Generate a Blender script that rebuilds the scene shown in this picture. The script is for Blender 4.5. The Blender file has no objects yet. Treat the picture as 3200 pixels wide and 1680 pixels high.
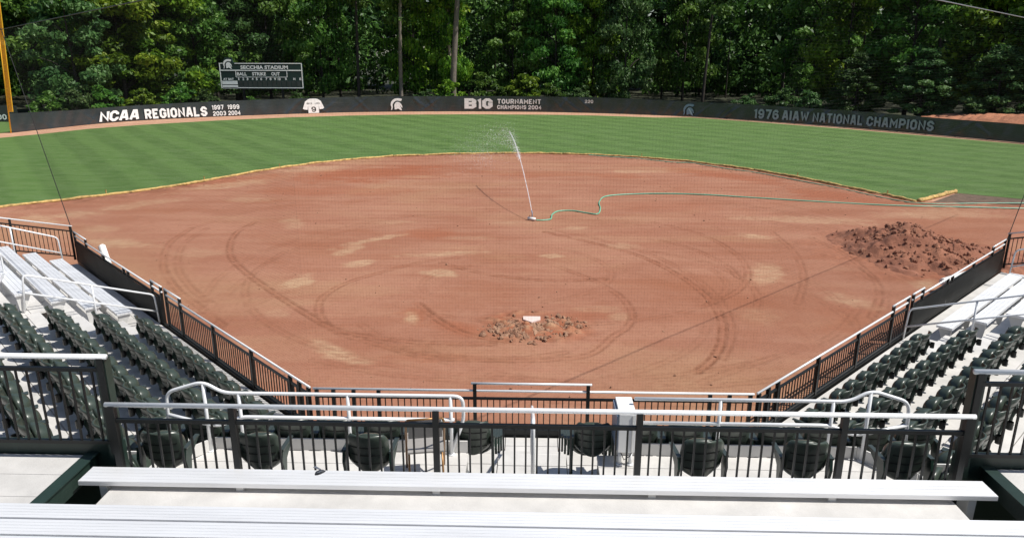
import bpy, math, random
import numpy as np
from mathutils import Vector, Matrix
R = math.radians
S = bpy.context.scene
C = S.collection
rng = np.random.default_rng(7)
random.seed(7)

# ------------------------------------------------------------------ camera, sky, sun, exposure
cd = bpy.data.cameras.new('camera'); cam = bpy.data.objects.new('camera', cd); C.objects.link(cam)
cd.sensor_width = 36.0; cd.lens = 2292.35 / 3200 * 36; cd.clip_start = 0.1; cd.clip_end = 2000
CAMP = Vector((-0.0407, -17.467, 6.4455)); PITCH, YAW, ROLL = R(16.386), R(1.516), R(0.104)
fw = Vector((-math.sin(YAW) * math.cos(PITCH), math.cos(YAW) * math.cos(PITCH), -math.sin(PITCH)))
rt = Vector((math.cos(YAW), math.sin(YAW), 0)); up = rt.cross(fw)
rt, up = rt * math.cos(ROLL) + up * math.sin(ROLL), up * math.cos(ROLL) - rt * math.sin(ROLL)
cam.matrix_world = Matrix(((rt.x, up.x, -fw.x, CAMP.x), (rt.y, up.y, -fw.y, CAMP.y), (rt.z, up.z, -fw.z, CAMP.z), (0, 0, 0, 1)))
S.camera = cam
SUN_AZ, SUN_EL = R(-12), R(57.5)          # azimuth from +x, counter-clockwise
w = bpy.data.worlds.new('World'); S.world = w; w.use_nodes = True
nt = w.node_tree; bg = nt.nodes['Background']
sky = nt.nodes.new('ShaderNodeTexSky'); sky.sky_type = 'NISHITA'; sky.sun_disc = False
sky.sun_elevation = SUN_EL; sky.sun_rotation = R(90) - SUN_AZ
nt.links.new(sky.outputs[0], bg.inputs[0]); bg.inputs[1].default_value = 0.075
sd = bpy.data.lights.new('sun', 'SUN'); sd.energy = 4.6; sd.angle = R(0.5); sd.color = (1, 0.965, 0.9)
sun = bpy.data.objects.new('sun', sd); C.objects.link(sun)
sv = Vector((math.cos(SUN_AZ) * math.cos(SUN_EL), math.sin(SUN_AZ) * math.cos(SUN_EL), math.sin(SUN_EL)))
sun.rotation_euler = sv.to_track_quat('Z', 'Y').to_euler(); sun.location = sv * 60
S.view_settings.view_transform = 'Standard'; S.view_settings.look = 'None'
S.view_settings.exposure = 0.34; S.view_settings.gamma = 1.0
S.render.engine = 'CYCLES'; S.cycles.max_bounces = 6; S.cycles.transparent_max_bounces = 24

def in_frame(p, m=0.06):
    d = Vector(p) - CAMP; z = d.dot(fw)
    if z < .5: return False
    x = 2292.35 * d.dot(rt) / z / 1600; y = 2292.35 * d.dot(up) / z / 840
    return abs(x) < 1 + m and abs(y) < 1 + 2 * m

# ------------------------------------------------------------------ helpers
def tag(o, label=None, cat=None, group=None, kind=None):
    if label: o['label'] = label
    if cat: o['category'] = cat
    if group: o['group'] = group
    if kind: o['kind'] = kind
    return o
def thing(name, label, cat, loc=(0, 0, 0), rz=0, group=None):
    o = bpy.data.objects.new(name, None); o.empty_display_size = .2; C.objects.link(o)
    o.location = loc; o.rotation_euler = (0, 0, rz)
    return tag(o, label, cat, group)
def mesh_obj(name, v, f, m, parent=None, smooth=False, mi=None):
    me = bpy.data.meshes.new(name); me.from_pydata([tuple(map(float, p)) for p in v], [], f)
    ms = m if isinstance(m, (list, tuple)) else [m]
    for k in ms: me.materials.append(k)
    if mi: me.polygons.foreach_set('material_index', mi)
    if smooth: me.polygons.foreach_set('use_smooth', [True] * len(me.polygons))
    me.update()
    o = bpy.data.objects.new(name, me); C.objects.link(o)
    if parent: o.parent = parent
    return o
def quads_obj(name, V, nper, m, parent=None, attr=None, mi=None):
    """fast mesh: V (n, nper, 3) separate polygons, attr = dict of per-face floats"""
    n = len(V); me = bpy.data.meshes.new(name)
    me.vertices.add(n * nper); me.vertices.foreach_set('co', np.ascontiguousarray(V, np.float32).ravel())
    me.loops.add(n * nper); me.loops.foreach_set('vertex_index', np.arange(n * nper, dtype=np.int32))
    me.polygons.add(n); me.polygons.foreach_set('loop_start', np.arange(0, n * nper, nper, dtype=np.int32))
    for k in (m if isinstance(m, (list, tuple)) else [m]): me.materials.append(k)
    if mi is not None: me.polygons.foreach_set('material_index', np.asarray(mi, np.int32))
    me.update(calc_edges=True)
    for k, a in (attr or {}).items():
        at = me.attributes.new(k, 'FLOAT', 'FACE'); at.data.foreach_set('value', np.asarray(a, np.float32))
    me.validate()
    o = bpy.data.objects.new(name, me); C.objects.link(o)
    if parent: o.parent = parent
    return o
class MB:
    def __init__(s): s.v = []; s.f = []
    def add(s, v, f):
        b = len(s.v); s.v += [tuple(map(float, p)) for p in v]; s.f += [tuple(b + i for i in q) for q in f]; return s
    def hexa(s, P):      # 8 points: bottom ring 0-3, top ring 4-7
        return s.add(P, [(3, 2, 1, 0), (4, 5, 6, 7), (0, 1, 5, 4), (1, 2, 6, 5), (2, 3, 7, 6), (3, 0, 4, 7)])
    def box(s, x0, x1, y0, y1, z0, z1):
        return s.hexa([(x0, y0, z0), (x1, y0, z0), (x1, y1, z0), (x0, y1, z0), (x0, y0, z1), (x1, y0, z1), (x1, y1, z1), (x0, y1, z1)])
    def bar(s, a, b, wd, h, upv=(0, 0, 1)):   # bar a->b, width wd sideways, height h along upv
        a, b = Vector(a), Vector(b); d = (b - a).normalized(); u = Vector(upv)
        sd_ = d.cross(u); sd_ = sd_.normalized() if sd_.length > 1e-6 else Vector((1, 0, 0)); u = sd_.cross(d)
        sd_ = sd_ * wd / 2; u = u * h / 2
        return s.hexa([a - sd_ - u, a + sd_ - u, b + sd_ - u, b - sd_ - u, a - sd_ + u, a + sd_ + u, b + sd_ + u, b - sd_ + u])
    def tube(s, P, r, n=8, caps=True, r1=None):
        P = [Vector(p) for p in P]; m = len(P); ref = None; b = len(s.v)
        for i, p in enumerate(P):
            t = ((P[min(i + 1, m - 1)] - P[max(i - 1, 0)])).normalized()
            if ref is None: ref = t.orthogonal().normalized()
            ref = (ref - t * ref.dot(t)); ref = ref.normalized() if ref.length > 1e-6 else t.orthogonal().normalized()
            q = t.cross(ref)
            rr = r[i] if isinstance(r, (list, tuple)) else (r if r1 is None else r + (r1 - r) * i / (m - 1))
            for k in range(n):
                a = 2 * math.pi * k / n; s.v.append(tuple(p + (ref * math.cos(a) + q * math.sin(a)) * rr))
        for i in range(m - 1):
            for k in range(n): s.f.append((b + i * n + k, b + i * n + (k + 1) % n, b + (i + 1) * n + (k + 1) % n, b + (i + 1) * n + k))
        if caps: s.f.append(tuple(b + k for k in range(n))[::-1]); s.f.append(tuple(b + (m - 1) * n + k for k in range(n)))
        return s
    def prism(s, poly, fn, a, b):   # polygon extruded: fn(x, y, depth)->xyz
        n = len(poly)
        s.add([fn(x, y, a) for x, y in poly] + [fn(x, y, b) for x, y in poly],
              [tuple(range(n))[::-1], tuple(range(n, 2 * n))] + [(i, (i + 1) % n, n + (i + 1) % n, n + i) for i in range(n)]); return s
    def build(s, name, m, parent=None, smooth=False): return mesh_obj(name, s.v, s.f, m, parent, smooth)
def fillet(P, r=.12, k=5):
    P = [Vector(p) for p in P]; o = [P[0]]
    for a, b, c in zip(P, P[1:], P[2:]):
        d1 = min(r, (a - b).length / 2); d2 = min(r, (c - b).length / 2)
        p = b + (a - b).normalized() * d1; q = b + (c - b).normalized() * d2
        for i in range(k + 1):
            t = i / k; o.append(p * (1 - t) ** 2 + b * 2 * t * (1 - t) + q * t * t)
    return o + [P[-1]]
def catmull(P, n=8):
    P = np.array(P, float); P = np.vstack([2 * P[0] - P[1], P, 2 * P[-1] - P[-2]]); o = []
    for i in range(1, len(P) - 2):
        for k in range(n):
            t = k / n
            o.append(.5 * ((2 * P[i]) + (-P[i - 1] + P[i + 1]) * t + (2 * P[i - 1] - 5 * P[i] + 4 * P[i + 1] - P[i + 2]) * t * t + (-P[i - 1] + 3 * P[i] - 3 * P[i + 1] + P[i + 2]) * t ** 3))
    o.append(P[-2]); return np.array(o)
ORD = 'first second third fourth fifth sixth seventh eighth ninth tenth eleventh twelfth thirteenth fourteenth fifteenth sixteenth seventeenth eighteenth nineteenth twentieth'.split()
def ordn(i): return ORD[i]

# ------------------------------------------------------------------ materials
def mat(name, col, rough=.5, metal=0, spec=.5, var=0, vscale=4, bump=0, bscale=40, stretch=(1, 1, 1), col2=None, coat=0):
    m = bpy.data.materials.new(name); m.use_nodes = True; t = m.node_tree; b = t.nodes['Principled BSDF']
    b.inputs['Base Color'].default_value = (*col, 1); b.inputs['Roughness'].default_value = rough
    b.inputs['Metallic'].default_value = metal; b.inputs['Specular IOR Level'].default_value = spec
    b.inputs['Coat Weight'].default_value = coat
    if var or col2 or bump:
        tc = t.nodes.new('ShaderNodeTexCoord'); mp = t.nodes.new('ShaderNodeMapping'); mp.inputs['Scale'].default_value = stretch
        t.links.new(tc.outputs['Object'], mp.inputs[0])
    if var or col2:
        n = t.nodes.new('ShaderNodeTexNoise'); n.inputs['Scale'].default_value = vscale; n.inputs['Detail'].default_value = 6; n.inputs['Roughness'].default_value = .65
        t.links.new(mp.outputs[0], n.inputs[0]); r = t.nodes.new('ShaderNodeValToRGB')
        c2 = col2 or tuple(min(1, c * (1 + var)) for c in col); c1 = col if col2 else tuple(c * (1 - var) for c in col)
        r.color_ramp.elements[0].position = .33; r.color_ramp.elements[1].position = .68
        r.color_ramp.elements[0].color = (*c1, 1); r.color_ramp.elements[1].color = (*c2, 1)
        t.links.new(n.outputs[0], r.inputs[0]); t.links.new(r.outputs[0], b.inputs['Base Color'])
    if bump:
        n2 = t.nodes.new('ShaderNodeTexNoise'); n2.inputs['Scale'].default_value = bscale; n2.inputs['Detail'].default_value = 4
        t.links.new(mp.outputs[0], n2.inputs[0]); bp = t.nodes.new('ShaderNodeBump'); bp.inputs['Strength'].default_value = bump; bp.inputs['Distance'].default_value = .02
        t.links.new(n2.outputs[0], bp.inputs['Height']); t.links.new(bp.outputs[0], b.inputs['Normal'])
    return m
M = {}
M['deck'] = mat('deck_aluminium', (.60, .582, .558), .55, .2, .4, var=.14, vscale=1.6, bump=.15, bscale=60)
M['riser'] = mat('riser_aluminium', (.58, .57, .55), .55, 0, .4, var=.06, vscale=2)
M['bench'] = mat('bench_aluminium', (.80, .805, .82), .55, .45, .5, var=.09, vscale=1.2, stretch=(.4, 3, 3), bump=.05, bscale=30)
M['pipe'] = mat('galvanised_pipe', (.74, .75, .76), .36, .12, .5, var=.04, vscale=6)
M['black'] = mat('black_paint', (.009, .010, .010), .42, 0, .35, var=.2, vscale=5)
M['green_steel'] = mat('dark_green_paint', (.016, .032, .025), .42, 0, .5, var=.25, vscale=3, bump=.1, bscale=20)
M['seat'] = mat('seat_plastic', (.040, .054, .043), .32, 0, .5, var=.2, vscale=9)
M['slot'] = mat('seat_slot_dark', (.004, .005, .005), .7)
M['iron'] = mat('cast_iron_green', (.012, .03, .023), .36, 0, .5)
M['arm'] = mat('armrest_plastic', (.035, .045, .04), .28, 0, .6)
M['cup'] = mat('black_cup_holder', (.008, .009, .009), .4)
M['screen'] = mat('black_windscreen', (.006, .007, .007), .6, 0, .2, var=.3, vscale=1.2, bump=.35, bscale=2.2, stretch=(1, 1, 1.6))
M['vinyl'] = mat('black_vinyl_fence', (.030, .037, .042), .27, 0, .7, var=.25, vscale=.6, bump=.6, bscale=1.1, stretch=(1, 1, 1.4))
M['white'] = mat('white_lettering', (.88, .89, .88), .5, var=.03, vscale=2)
M['bluegrey'] = mat('blue_grey_lettering', (.30, .37, .42), .55, var=.12, vscale=2)
M['yellow'] = mat('yellow_pole_paint', (.90, .47, .03), .4, var=.06, vscale=2)
M['yellow_mesh'] = mat('yellow_mesh_paint', (.70, .31, .02), .5, var=.1, vscale=3)
M['board'] = mat('scoreboard_green', (.008, .030, .026), .45, var=.15, vscale=1)
M['board_grey'] = mat('scoreboard_unlit_cells', (.03, .04, .04), .3, var=.3, vscale=2)
M['wattle'] = mat('yellow_straw', (.47, .31, .11), .9, var=.5, vscale=5, bump=.9, bscale=30, stretch=(1, 1, 1))
M['hose'] = mat('green_hose', (.16, .42, .28), .4, var=.1, vscale=3)
M['plate'] = mat('white_rubber_plate', (.66, .52, .47), .6, var=.08, vscale=6)
M['white_plastic'] = mat('white_plastic', (.78, .77, .74), .4, var=.04, vscale=3)
M['box'] = mat('white_cabinet', (.76, .76, .75), .4, var=.03, vscale=2)
M['box_side'] = mat('grey_blue_cabinet_side', (.20, .25, .33), .4)
M['bronze'] = mat('bronze_metal', (.28, .15, .06), .35, .5)
M['chair_pad'] = mat('grey_chair_panel', (.27, .255, .24), .45, var=.08, vscale=8)
M['cord'] = mat('black_net_cord', (.008, .008, .008), .8)
M['cable'] = mat('steel_cable', (.05, .05, .055), .4, .5)
M['cable_light'] = mat('light_steel_cable', (.28, .28, .29), .4, .5)
M['bark'] = mat('grey_bark', (.16, .135, .11), .9, var=.4, vscale=5, bump=.7, bscale=14, stretch=(1, 1, .25))
M['bark_dark'] = mat('dark_bark', (.035, .028, .022), .9, var=.4, vscale=5, bump=.7, bscale=14, stretch=(1, 1, .25))
M['bark_pale'] = mat('pale_bark', (.30, .235, .17), .9, var=.3, vscale=4, bump=.6, bscale=12, stretch=(1, 1, .25))
M['clod'] = mat('dirt_clod', (.165, .068, .038), .95, col2=(.36, .215, .135), vscale=3, bump=.8, bscale=25)
M['insect'] = mat('dark_insect', (.02, .022, .03), .5)
M['wing'] = mat('insect_wing', (.10, .11, .13), .3)
M['floor'] = mat('forest_floor', (.018, .020, .010), .95, col2=(.04, .045, .018), vscale=.25)

def node(t, ty, **k):
    n = t.nodes.new(ty)
    for a, b in k.items(): setattr(n, a, b)
    return n
def mixc(t, fac, a, b):
    n = node(t, 'ShaderNodeMix', data_type='RGBA')
    for i, x in ((0, fac), (6, a), (7, b)):
        if isinstance(x, (int, float)): n.inputs[i].default_value = x
        elif isinstance(x, tuple): n.inputs[i].default_value = (*x, 1)
        else: t.links.new(x, n.inputs[i])
    return n.outputs[2]
def noise(t, vec, scale, detail=6, rough=.6, dist=0):
    n = node(t, 'ShaderNodeTexNoise'); n.inputs['Scale'].default_value = scale; n.inputs['Detail'].default_value = detail
    n.inputs['Roughness'].default_value = rough; n.inputs['Distortion'].default_value = dist
    t.links.new(vec, n.inputs[0]); return n.outputs[0]
def ramp(t, v, a, b):
    n = node(t, 'ShaderNodeMapRange'); n.inputs[1].default_value = a; n.inputs[2].default_value = b
    t.links.new(v, n.inputs[0]); return n.outputs[0]
def mapped(t, sc, rot=(0, 0, 0)):
    tc = node(t, 'ShaderNodeTexCoord'); mp = node(t, 'ShaderNodeMapping'); mp.inputs['Scale'].default_value = sc; mp.inputs['Rotation'].default_value = rot
    t.links.new(tc.outputs['Object'], mp.inputs[0]); return mp.outputs[0]
def mul(t, a, b):
    n = node(t, 'ShaderNodeMath', operation='MULTIPLY')
    for i, x in ((0, a), (1, b)):
        if isinstance(x, (int, float)): n.inputs[i].default_value = x
        else: t.links.new(x, n.inputs[i])
    return n.outputs[0]
def addn(t, a, b):
    n = node(t, 'ShaderNodeMath', operation='ADD')
    for i, x in ((0, a), (1, b)):
        if isinstance(x, (int, float)): n.inputs[i].default_value = x
        else: t.links.new(x, n.inputs[i])
    return n.outputs[0]

def dirt_mat():
    m = bpy.data.materials.new('infield_clay'); m.use_nodes = True; t = m.node_tree; b = t.nodes['Principled BSDF']
    b.inputs['Roughness'].default_value = .9; b.inputs['Specular IOR Level'].default_value = .2
    v = mapped(t, (1, 1, 1)); vs = mapped(t, (.22, 1.1, 1))
    big = noise(t, v, .18, 5, .6); st = noise(t, vs, .9, 7, .65, .4); fine = noise(t, v, 9, 8, .7)
    c = mixc(t, ramp(t, big, .35, .65), (.275, .118, .072), (.325, .154, .099))
    c = mixc(t, mul(t, ramp(t, st, .48, .72), .55), c, (.365, .195, .122))
    c = mixc(t, mul(t, ramp(t, st, .50, .30), .50), c, (.235, .085, .043))
    big2 = noise(t, mapped(t, (.6, 1, 1)), .11, 6, .65, .6); c = mixc(t, mul(t, ramp(t, big2, .50, .66), .7), c, (.345, .198, .112)); c = mixc(t, mul(t, ramp(t, big2, .46, .34), .6), c, (.255, .095, .048))
    at = node(t, 'ShaderNodeAttribute', attribute_name='red'); c = mixc(t, mul(t, at.outputs['Fac'], .8), c, (.27, .085, .040))
    at = node(t, 'ShaderNodeAttribute', attribute_name='pale')
    br = noise(t, mapped(t, (.5, 1.6, 1)), 3.0, 8, .75)
    c = mixc(t, mul(t, mul(t, at.outputs['Fac'], ramp(t, br, .30, .68)), .80), c, (.47, .335, .205))
    at = node(t, 'ShaderNodeAttribute', attribute_name='dark'); c = mixc(t, mul(t, at.outputs['Fac'], .78), c, (.15, .058, .030))
    c = mixc(t, mul(t, ramp(t, fine, .50, .70), .38), c, (.20, .075, .038))
    sp = noise(t, v, 26, 3, .6); c = mixc(t, mul(t, ramp(t, sp, .64, .72), .5), c, (.13, .05, .028))
    t.links.new(c, b.inputs['Base Color'])
    bp = node(t, 'ShaderNodeBump'); bp.inputs['Strength'].default_value = .5; bp.inputs['Distance'].default_value = .03
    t.links.new(addn(t, fine, mul(t, noise(t, vs, 4, 6, .7), 1.2)), bp.inputs['Height']); t.links.new(bp.outputs[0], b.inputs['Normal'])
    return m
M['dirt'] = dirt_mat()
def crease_glints(m):  # paler diagonal streaks painted into the base colour as glints on wrinkles
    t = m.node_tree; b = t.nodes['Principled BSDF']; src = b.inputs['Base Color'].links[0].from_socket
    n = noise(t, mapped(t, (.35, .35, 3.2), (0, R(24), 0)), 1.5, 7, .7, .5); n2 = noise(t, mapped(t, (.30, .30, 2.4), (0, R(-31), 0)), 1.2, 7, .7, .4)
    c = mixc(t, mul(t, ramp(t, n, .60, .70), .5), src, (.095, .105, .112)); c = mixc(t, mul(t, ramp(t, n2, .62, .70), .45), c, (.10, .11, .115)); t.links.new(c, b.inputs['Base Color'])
crease_glints(M['vinyl'])
def track_mat():
    m = bpy.data.materials.new('track_gravel'); m.use_nodes = True; t = m.node_tree; b = t.nodes['Principled BSDF']
    b.inputs['Roughness'].default_value = .95; v = mapped(t, (1, 1, 1))
    c = mixc(t, ramp(t, noise(t, v, .5, 6, .7), .35, .65), (.40, .205, .125), (.47, .28, .18))
    c = mixc(t, mul(t, ramp(t, noise(t, v, 6, 6, .7), .5, .7), .3), c, (.30, .12, .06))
    t.links.new(c, b.inputs['Base Color']); return m
M['track'] = track_mat()
def grass_mat():
    m = bpy.data.materials.new('mown_grass'); m.use_nodes = True; t = m.node_tree; b = t.nodes['Principled BSDF']
    b.inputs['Roughness'].default_value = .75; b.inputs['Specular IOR Level'].default_value = .25
    v = mapped(t, (1, 1, 1))
    def stripes(rot, sc):
        wv = node(t, 'ShaderNodeTexWave', wave_type='BANDS', bands_direction='X'); wv.inputs['Scale'].default_value = sc
        wv.inputs['Distortion'].default_value = 1.2; wv.inputs['Detail'].default_value = 3; wv.inputs['Detail Scale'].default_value = .6
        t.links.new(mapped(t, (1, 1, 1), rot), wv.inputs[0]); return wv.outputs['Fac']
    s1 = ramp(t, stripes((0, 0, R(-37)), .118), .3, .7)
    big = noise(t, v, .12, 5, .6); mid = noise(t, mapped(t, (.5, 1.4, 1)), 1.1, 7, .7); fine = noise(t, v, 14, 6, .75)
    c = mixc(t, s1, (.062, .120, .023), (.090, .165, .036))
    c = mixc(t, mul(t, ramp(t, big, .4, .65), .5), c, (.082, .155, .036))
    c = mixc(t, mul(t, ramp(t, mid, .42, .72), .8), c, (.115, .180, .068))
    c = mixc(t, mul(t, ramp(t, mid, .50, .25), .7), c, (.034, .092, .018))
    c = mixc(t, mul(t, ramp(t, fine, .48, .70), .6), c, (.13, .19, .06))
    dry = noise(t, v, .9, 7, .75); c = mixc(t, mul(t, ramp(t, dry, .62, .72), .4), c, (.17, .18, .06))
    t.links.new(c, b.inputs['Base Color'])
    bp = node(t, 'ShaderNodeBump'); bp.inputs['Strength'].default_value = .8; bp.inputs['Distance'].default_value = .04
    t.links.new(addn(t, fine, noise(t, v, 40, 3, .7)), bp.inputs['Height']); t.links.new(bp.outputs[0], b.inputs['Normal'])
    return m
M['grass'] = grass_mat()
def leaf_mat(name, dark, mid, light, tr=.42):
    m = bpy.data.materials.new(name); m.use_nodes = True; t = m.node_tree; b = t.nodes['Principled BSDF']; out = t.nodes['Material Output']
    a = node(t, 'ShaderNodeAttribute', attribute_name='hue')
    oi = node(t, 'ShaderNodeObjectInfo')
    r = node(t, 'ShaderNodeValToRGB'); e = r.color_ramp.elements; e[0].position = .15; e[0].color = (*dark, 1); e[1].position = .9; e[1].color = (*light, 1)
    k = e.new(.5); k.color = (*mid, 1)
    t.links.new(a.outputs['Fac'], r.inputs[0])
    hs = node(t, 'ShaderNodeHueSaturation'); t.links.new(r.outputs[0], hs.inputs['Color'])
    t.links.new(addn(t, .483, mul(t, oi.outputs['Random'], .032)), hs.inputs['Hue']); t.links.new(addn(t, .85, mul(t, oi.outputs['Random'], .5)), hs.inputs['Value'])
    t.links.new(hs.outputs[0], b.inputs['Base Color']); b.inputs['Roughness'].default_value = .5; b.inputs['Specular IOR Level'].default_value = .28
    tl = node(t, 'ShaderNodeBsdfTranslucent'); ms = node(t, 'ShaderNodeMixShader'); ms.inputs[0].default_value = tr
    t.links.new(hs.outputs[0], tl.inputs[0]); t.links.new(b.outputs[0], ms.inputs[1]); t.links.new(tl.outputs[0], ms.inputs[2]); t.links.new(ms.outputs[0], out.inputs[0])
    return m
M['leaf_bright'] = leaf_mat('leaf_yellow_green', (0.034, 0.088, 0.008), (0.115, 0.224, 0.016), (0.253, 0.368, 0.034))
M['leaf_mid'] = leaf_mat('leaf_mid_green', (0.026, 0.076, 0.012), (0.078, 0.182, 0.025), (0.172, 0.293, 0.057))
M['leaf_cool'] = leaf_mat('leaf_blue_green', (.024, .062, .017), (.068, .138, .038), (.145, .225, .078))
M['leaf_wood'] = leaf_mat('leaf_woodland', (.018, .046, .009), (.048, .104, .016), (.092, .160, .028), .2)
def water_mat(name, alpha, emis=0):
    m = bpy.data.materials.new(name); m.use_nodes = True; t = m.node_tree; b = t.nodes['Principled BSDF']; out = t.nodes['Material Output']
    b.inputs['Base Color'].default_value = (.85, .86, .90, 1); b.inputs['Roughness'].default_value = .3
    tp = node(t, 'ShaderNodeBsdfTransparent'); ms = node(t, 'ShaderNodeMixShader')
    n = noise(t, mapped(t, (1, 1, 1)), 5, 6, .7); t.links.new(mul(t, ramp(t, n, .2, .7), alpha), ms.inputs[0])
    t.links.new(tp.outputs[0], ms.inputs[1]); t.links.new(b.outputs[0], ms.inputs[2]); t.links.new(ms.outputs[0], out.inputs[0]); return m
M['water'] = water_mat('water_stream', .55)
M['drop'] = water_mat('water_drop', .7)

# ------------------------------------------------------------------ ground, grass, clay
def flat(name, pts, z, m, label=None):
    o = mesh_obj(name, [(x, y, z) for x, y in pts], [tuple(range(len(pts)))], m); tag(o, kind='structure'); return o
g = flat('ground', [(-700, -300), (700, -300), (700, 900), (-700, 900)], -.03, M['floor'])
FC = np.array([(-43.3, 43.2), (-42.3, 46.8), (-41, 51), (-38.6, 55), (-33.8, 59.3), (-27, 63.4), (-20.5, 66.3), (-14, 67.7), (-6.9, 68.3), (1.1, 67.8), (8.7, 65.9), (16.3, 62.4), (22.3, 57.3), (28.6, 50.8), (33.4, 44.4), (37, 39.2), (40.5, 33)], float)
FP = catmull(FC, 12); FL = np.r_[0, np.cumsum(np.hypot(*np.diff(FP, axis=0).T))]
def fpt(s): return np.array([np.interp(s, FL, FP[:, 0]), np.interp(s, FL, FP[:, 1])])
def fnrm(s):
    d = fpt(s + .3) - fpt(s - .3); d /= np.hypot(*d) + 1e-9; return np.array([d[1], -d[0]])     # towards the infield
ARC = [(-25.2, 10.8), (-22.9, 12.9), (-20.7, 15.0), (-18.9, 16.9), (-17.5, 18.8), (-16.4, 21.1), (-14.7, 24.3), (-12.1, 27.4), (-9.0, 29.7), (-4.6, 31.05), (0, 31.5), (5.0, 30.6), (9.3, 28.3), (12.7, 24.8), (14.6, 21.6), (15.95, 18.7), (17.3, 15.65)]
ARCP = catmull(ARC, 8)
track_out = [tuple(fpt(s) + fnrm(s) * (-.15)) for s in np.linspace(0, FL[-1], 90)]
field_soil = flat('dirt_field', [(-60, 30), (-30, 2), (-24.5, 2), (-24.5, -7.2), (26.5, -7.2), (26.5, 4), (60, 20), (52, 34)] + [(40.9, 33)] + track_out[::-1] + [(-46, 43.2), (-60, 50)], -.006, M['track'])
gin = [tuple(p) for p in ARCP]
TR_IN = [(-41.7, 39.4), (-40.3, 42.4), (-39.0, 46.5), (-36.2, 50.6), (-31.2, 55.3), (-25.4, 59.2), (-19.5, 61.9), (-14, 63.4), (-6.5, 64.2), (1.0, 64.1), (7.0, 63.2), (12.8, 61.0), (16.6, 61.2), (21.4, 56.7), (28.0, 49.6), (32.6, 43.6), (36.2, 38.7), (39.8, 32.6)]
grass = flat('grass_outfield', gin + [(20.4, 18.2), (22.8, 16.6), (31, 12), (44, 24), (39.8, 32.6)] + TR_IN[::-1][1:] + [(-48, 34), (-40, 25), (-30, 18.7)], .004, M['grass'])
flat('grass_foul', [(-58, 40), (-46.2, 40), (-43.8, 43.1), (-42.9, 47), (-44, 58), (-75, 58)], .004, M['grass'])
flat('grass_left_corner', [(-26, 2.2), (-21, 2.2), (-21, 9.5), (-26, 9.5)], .004, M['grass'])
flat('grass_beyond_right', [(30.5, 49.5), (34, 45), (38, 39.5), (46, 44), (40, 56), (33, 60)], .002, M['grass'])
patch = flat('dark_soil_patch', [(17.9, 15.55), (20.45, 18.05), (22.8, 16.5), (30, 12.2), (30, 10.5), (22, 15.3)], .008, mat('dark_soil', (.115, .075, .050), .95, var=.35, vscale=2.5, bump=.5))
TRACKS=[([(-0.62,5.74),(0.54,4.97),(1.36,3.91),(1.99,2.93),(2.43,1.75),(2.57,0.41),(2.31,-0.6),(1.9,-1.26),(1.27,-2.31),(0.11,-2.65),(-1.19,-2.69),(-2.53,-2.47),(-3.54,-1.88),(-4.64,-1.16),(-5.22,-0.37),(-5.62,0.61),(-5.73,1.59),(-5.41,2.77),(-4.69,3.79),(-3.54,5.07),(-2.44,5.58)],0.1,0.5),([(-2.89,5.0),(-1.68,4.02),(-0.21,3.33),(1.09,3.25),(2.16,3.44)],0.07,0.9),([(-3.05,1.01),(-2.56,0.09),(-1.9,-0.87),(-1.28,-1.36),(-0.53,-1.64)],0.12,1.0),([(0.48,9.28),(2.01,7.83),(3.47,6.17),(4.38,4.01),(4.8,2.1),(4.79,0.33),(4.49,-1.18),(4.02,-2.38),(3.51,-3.13)],0.09,0.8),([(0.93,9.49),(2.32,8.25),(3.78,6.54),(4.72,4.23),(5.07,2.11),(4.99,0.19),(4.7,-1.18),(4.17,-2.48)],0.08,0.4),([(-10.96,10.56),(-10.97,8.58),(-10.05,5.82),(-8.92,4.0),(-7.36,2.0),(-5.94,0.29),(-4.68,-1.01),(-3.12,-1.62),(-1.99,-1.78),(-0.89,-1.79)],0.08,0.7),([(-13.01,9.47),(-12.69,7.05),(-11.58,4.35),(-10.16,2.16),(-8.99,0.82),(-7.59,-0.78)],0.1,0.5),([(-12.4,9.49),(-12.18,7.07),(-11.12,4.36),(-9.8,2.28),(-8.64,0.93)],0.08,0.4),([(4.76,11.11),(6.22,9.16),(6.81,6.38),(6.56,4.08),(5.73,2.31),(4.57,1.09)],0.1,0.5),([(4.6,8.21),(5.59,6.86),(6.15,4.84),(6.15,3.65)],0.08,0.5),([(8.98,9.57),(8.8,6.45),(8.11,3.72),(7.12,1.33)],0.1,0.45),([(10.14,8.69),(10.4,6.5),(10.23,3.99),(9.61,2.08),(8.61,0.3)],0.1,0.5),([(-4.76,-2.76),(-3.68,-3.25),(-2.44,-3.61),(-1.11,-3.8)],0.07,0.3),([(-3.03,-2.14),(-1.64,-2.55),(-0.32,-2.58),(0.74,-2.21)],0.07,0.4),([(6.7,-1.36),(4.85,-2.67),(3.42,-3.71)],0.09,0.3),([(-14.57,10.8),(-10.02,10.6),(-5.47,11.63)],0.12,0.25),([(-11.06,13.69),(-6.11,15.21),(-1.64,16.34)],0.15,0.3),([(5.23,19.25),(10.19,15.8),(12.48,12.49)],0.12,0.3),([(3.69,14.21),(7.65,12.7),(10.87,10.29)],0.12,0.3)]
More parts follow.
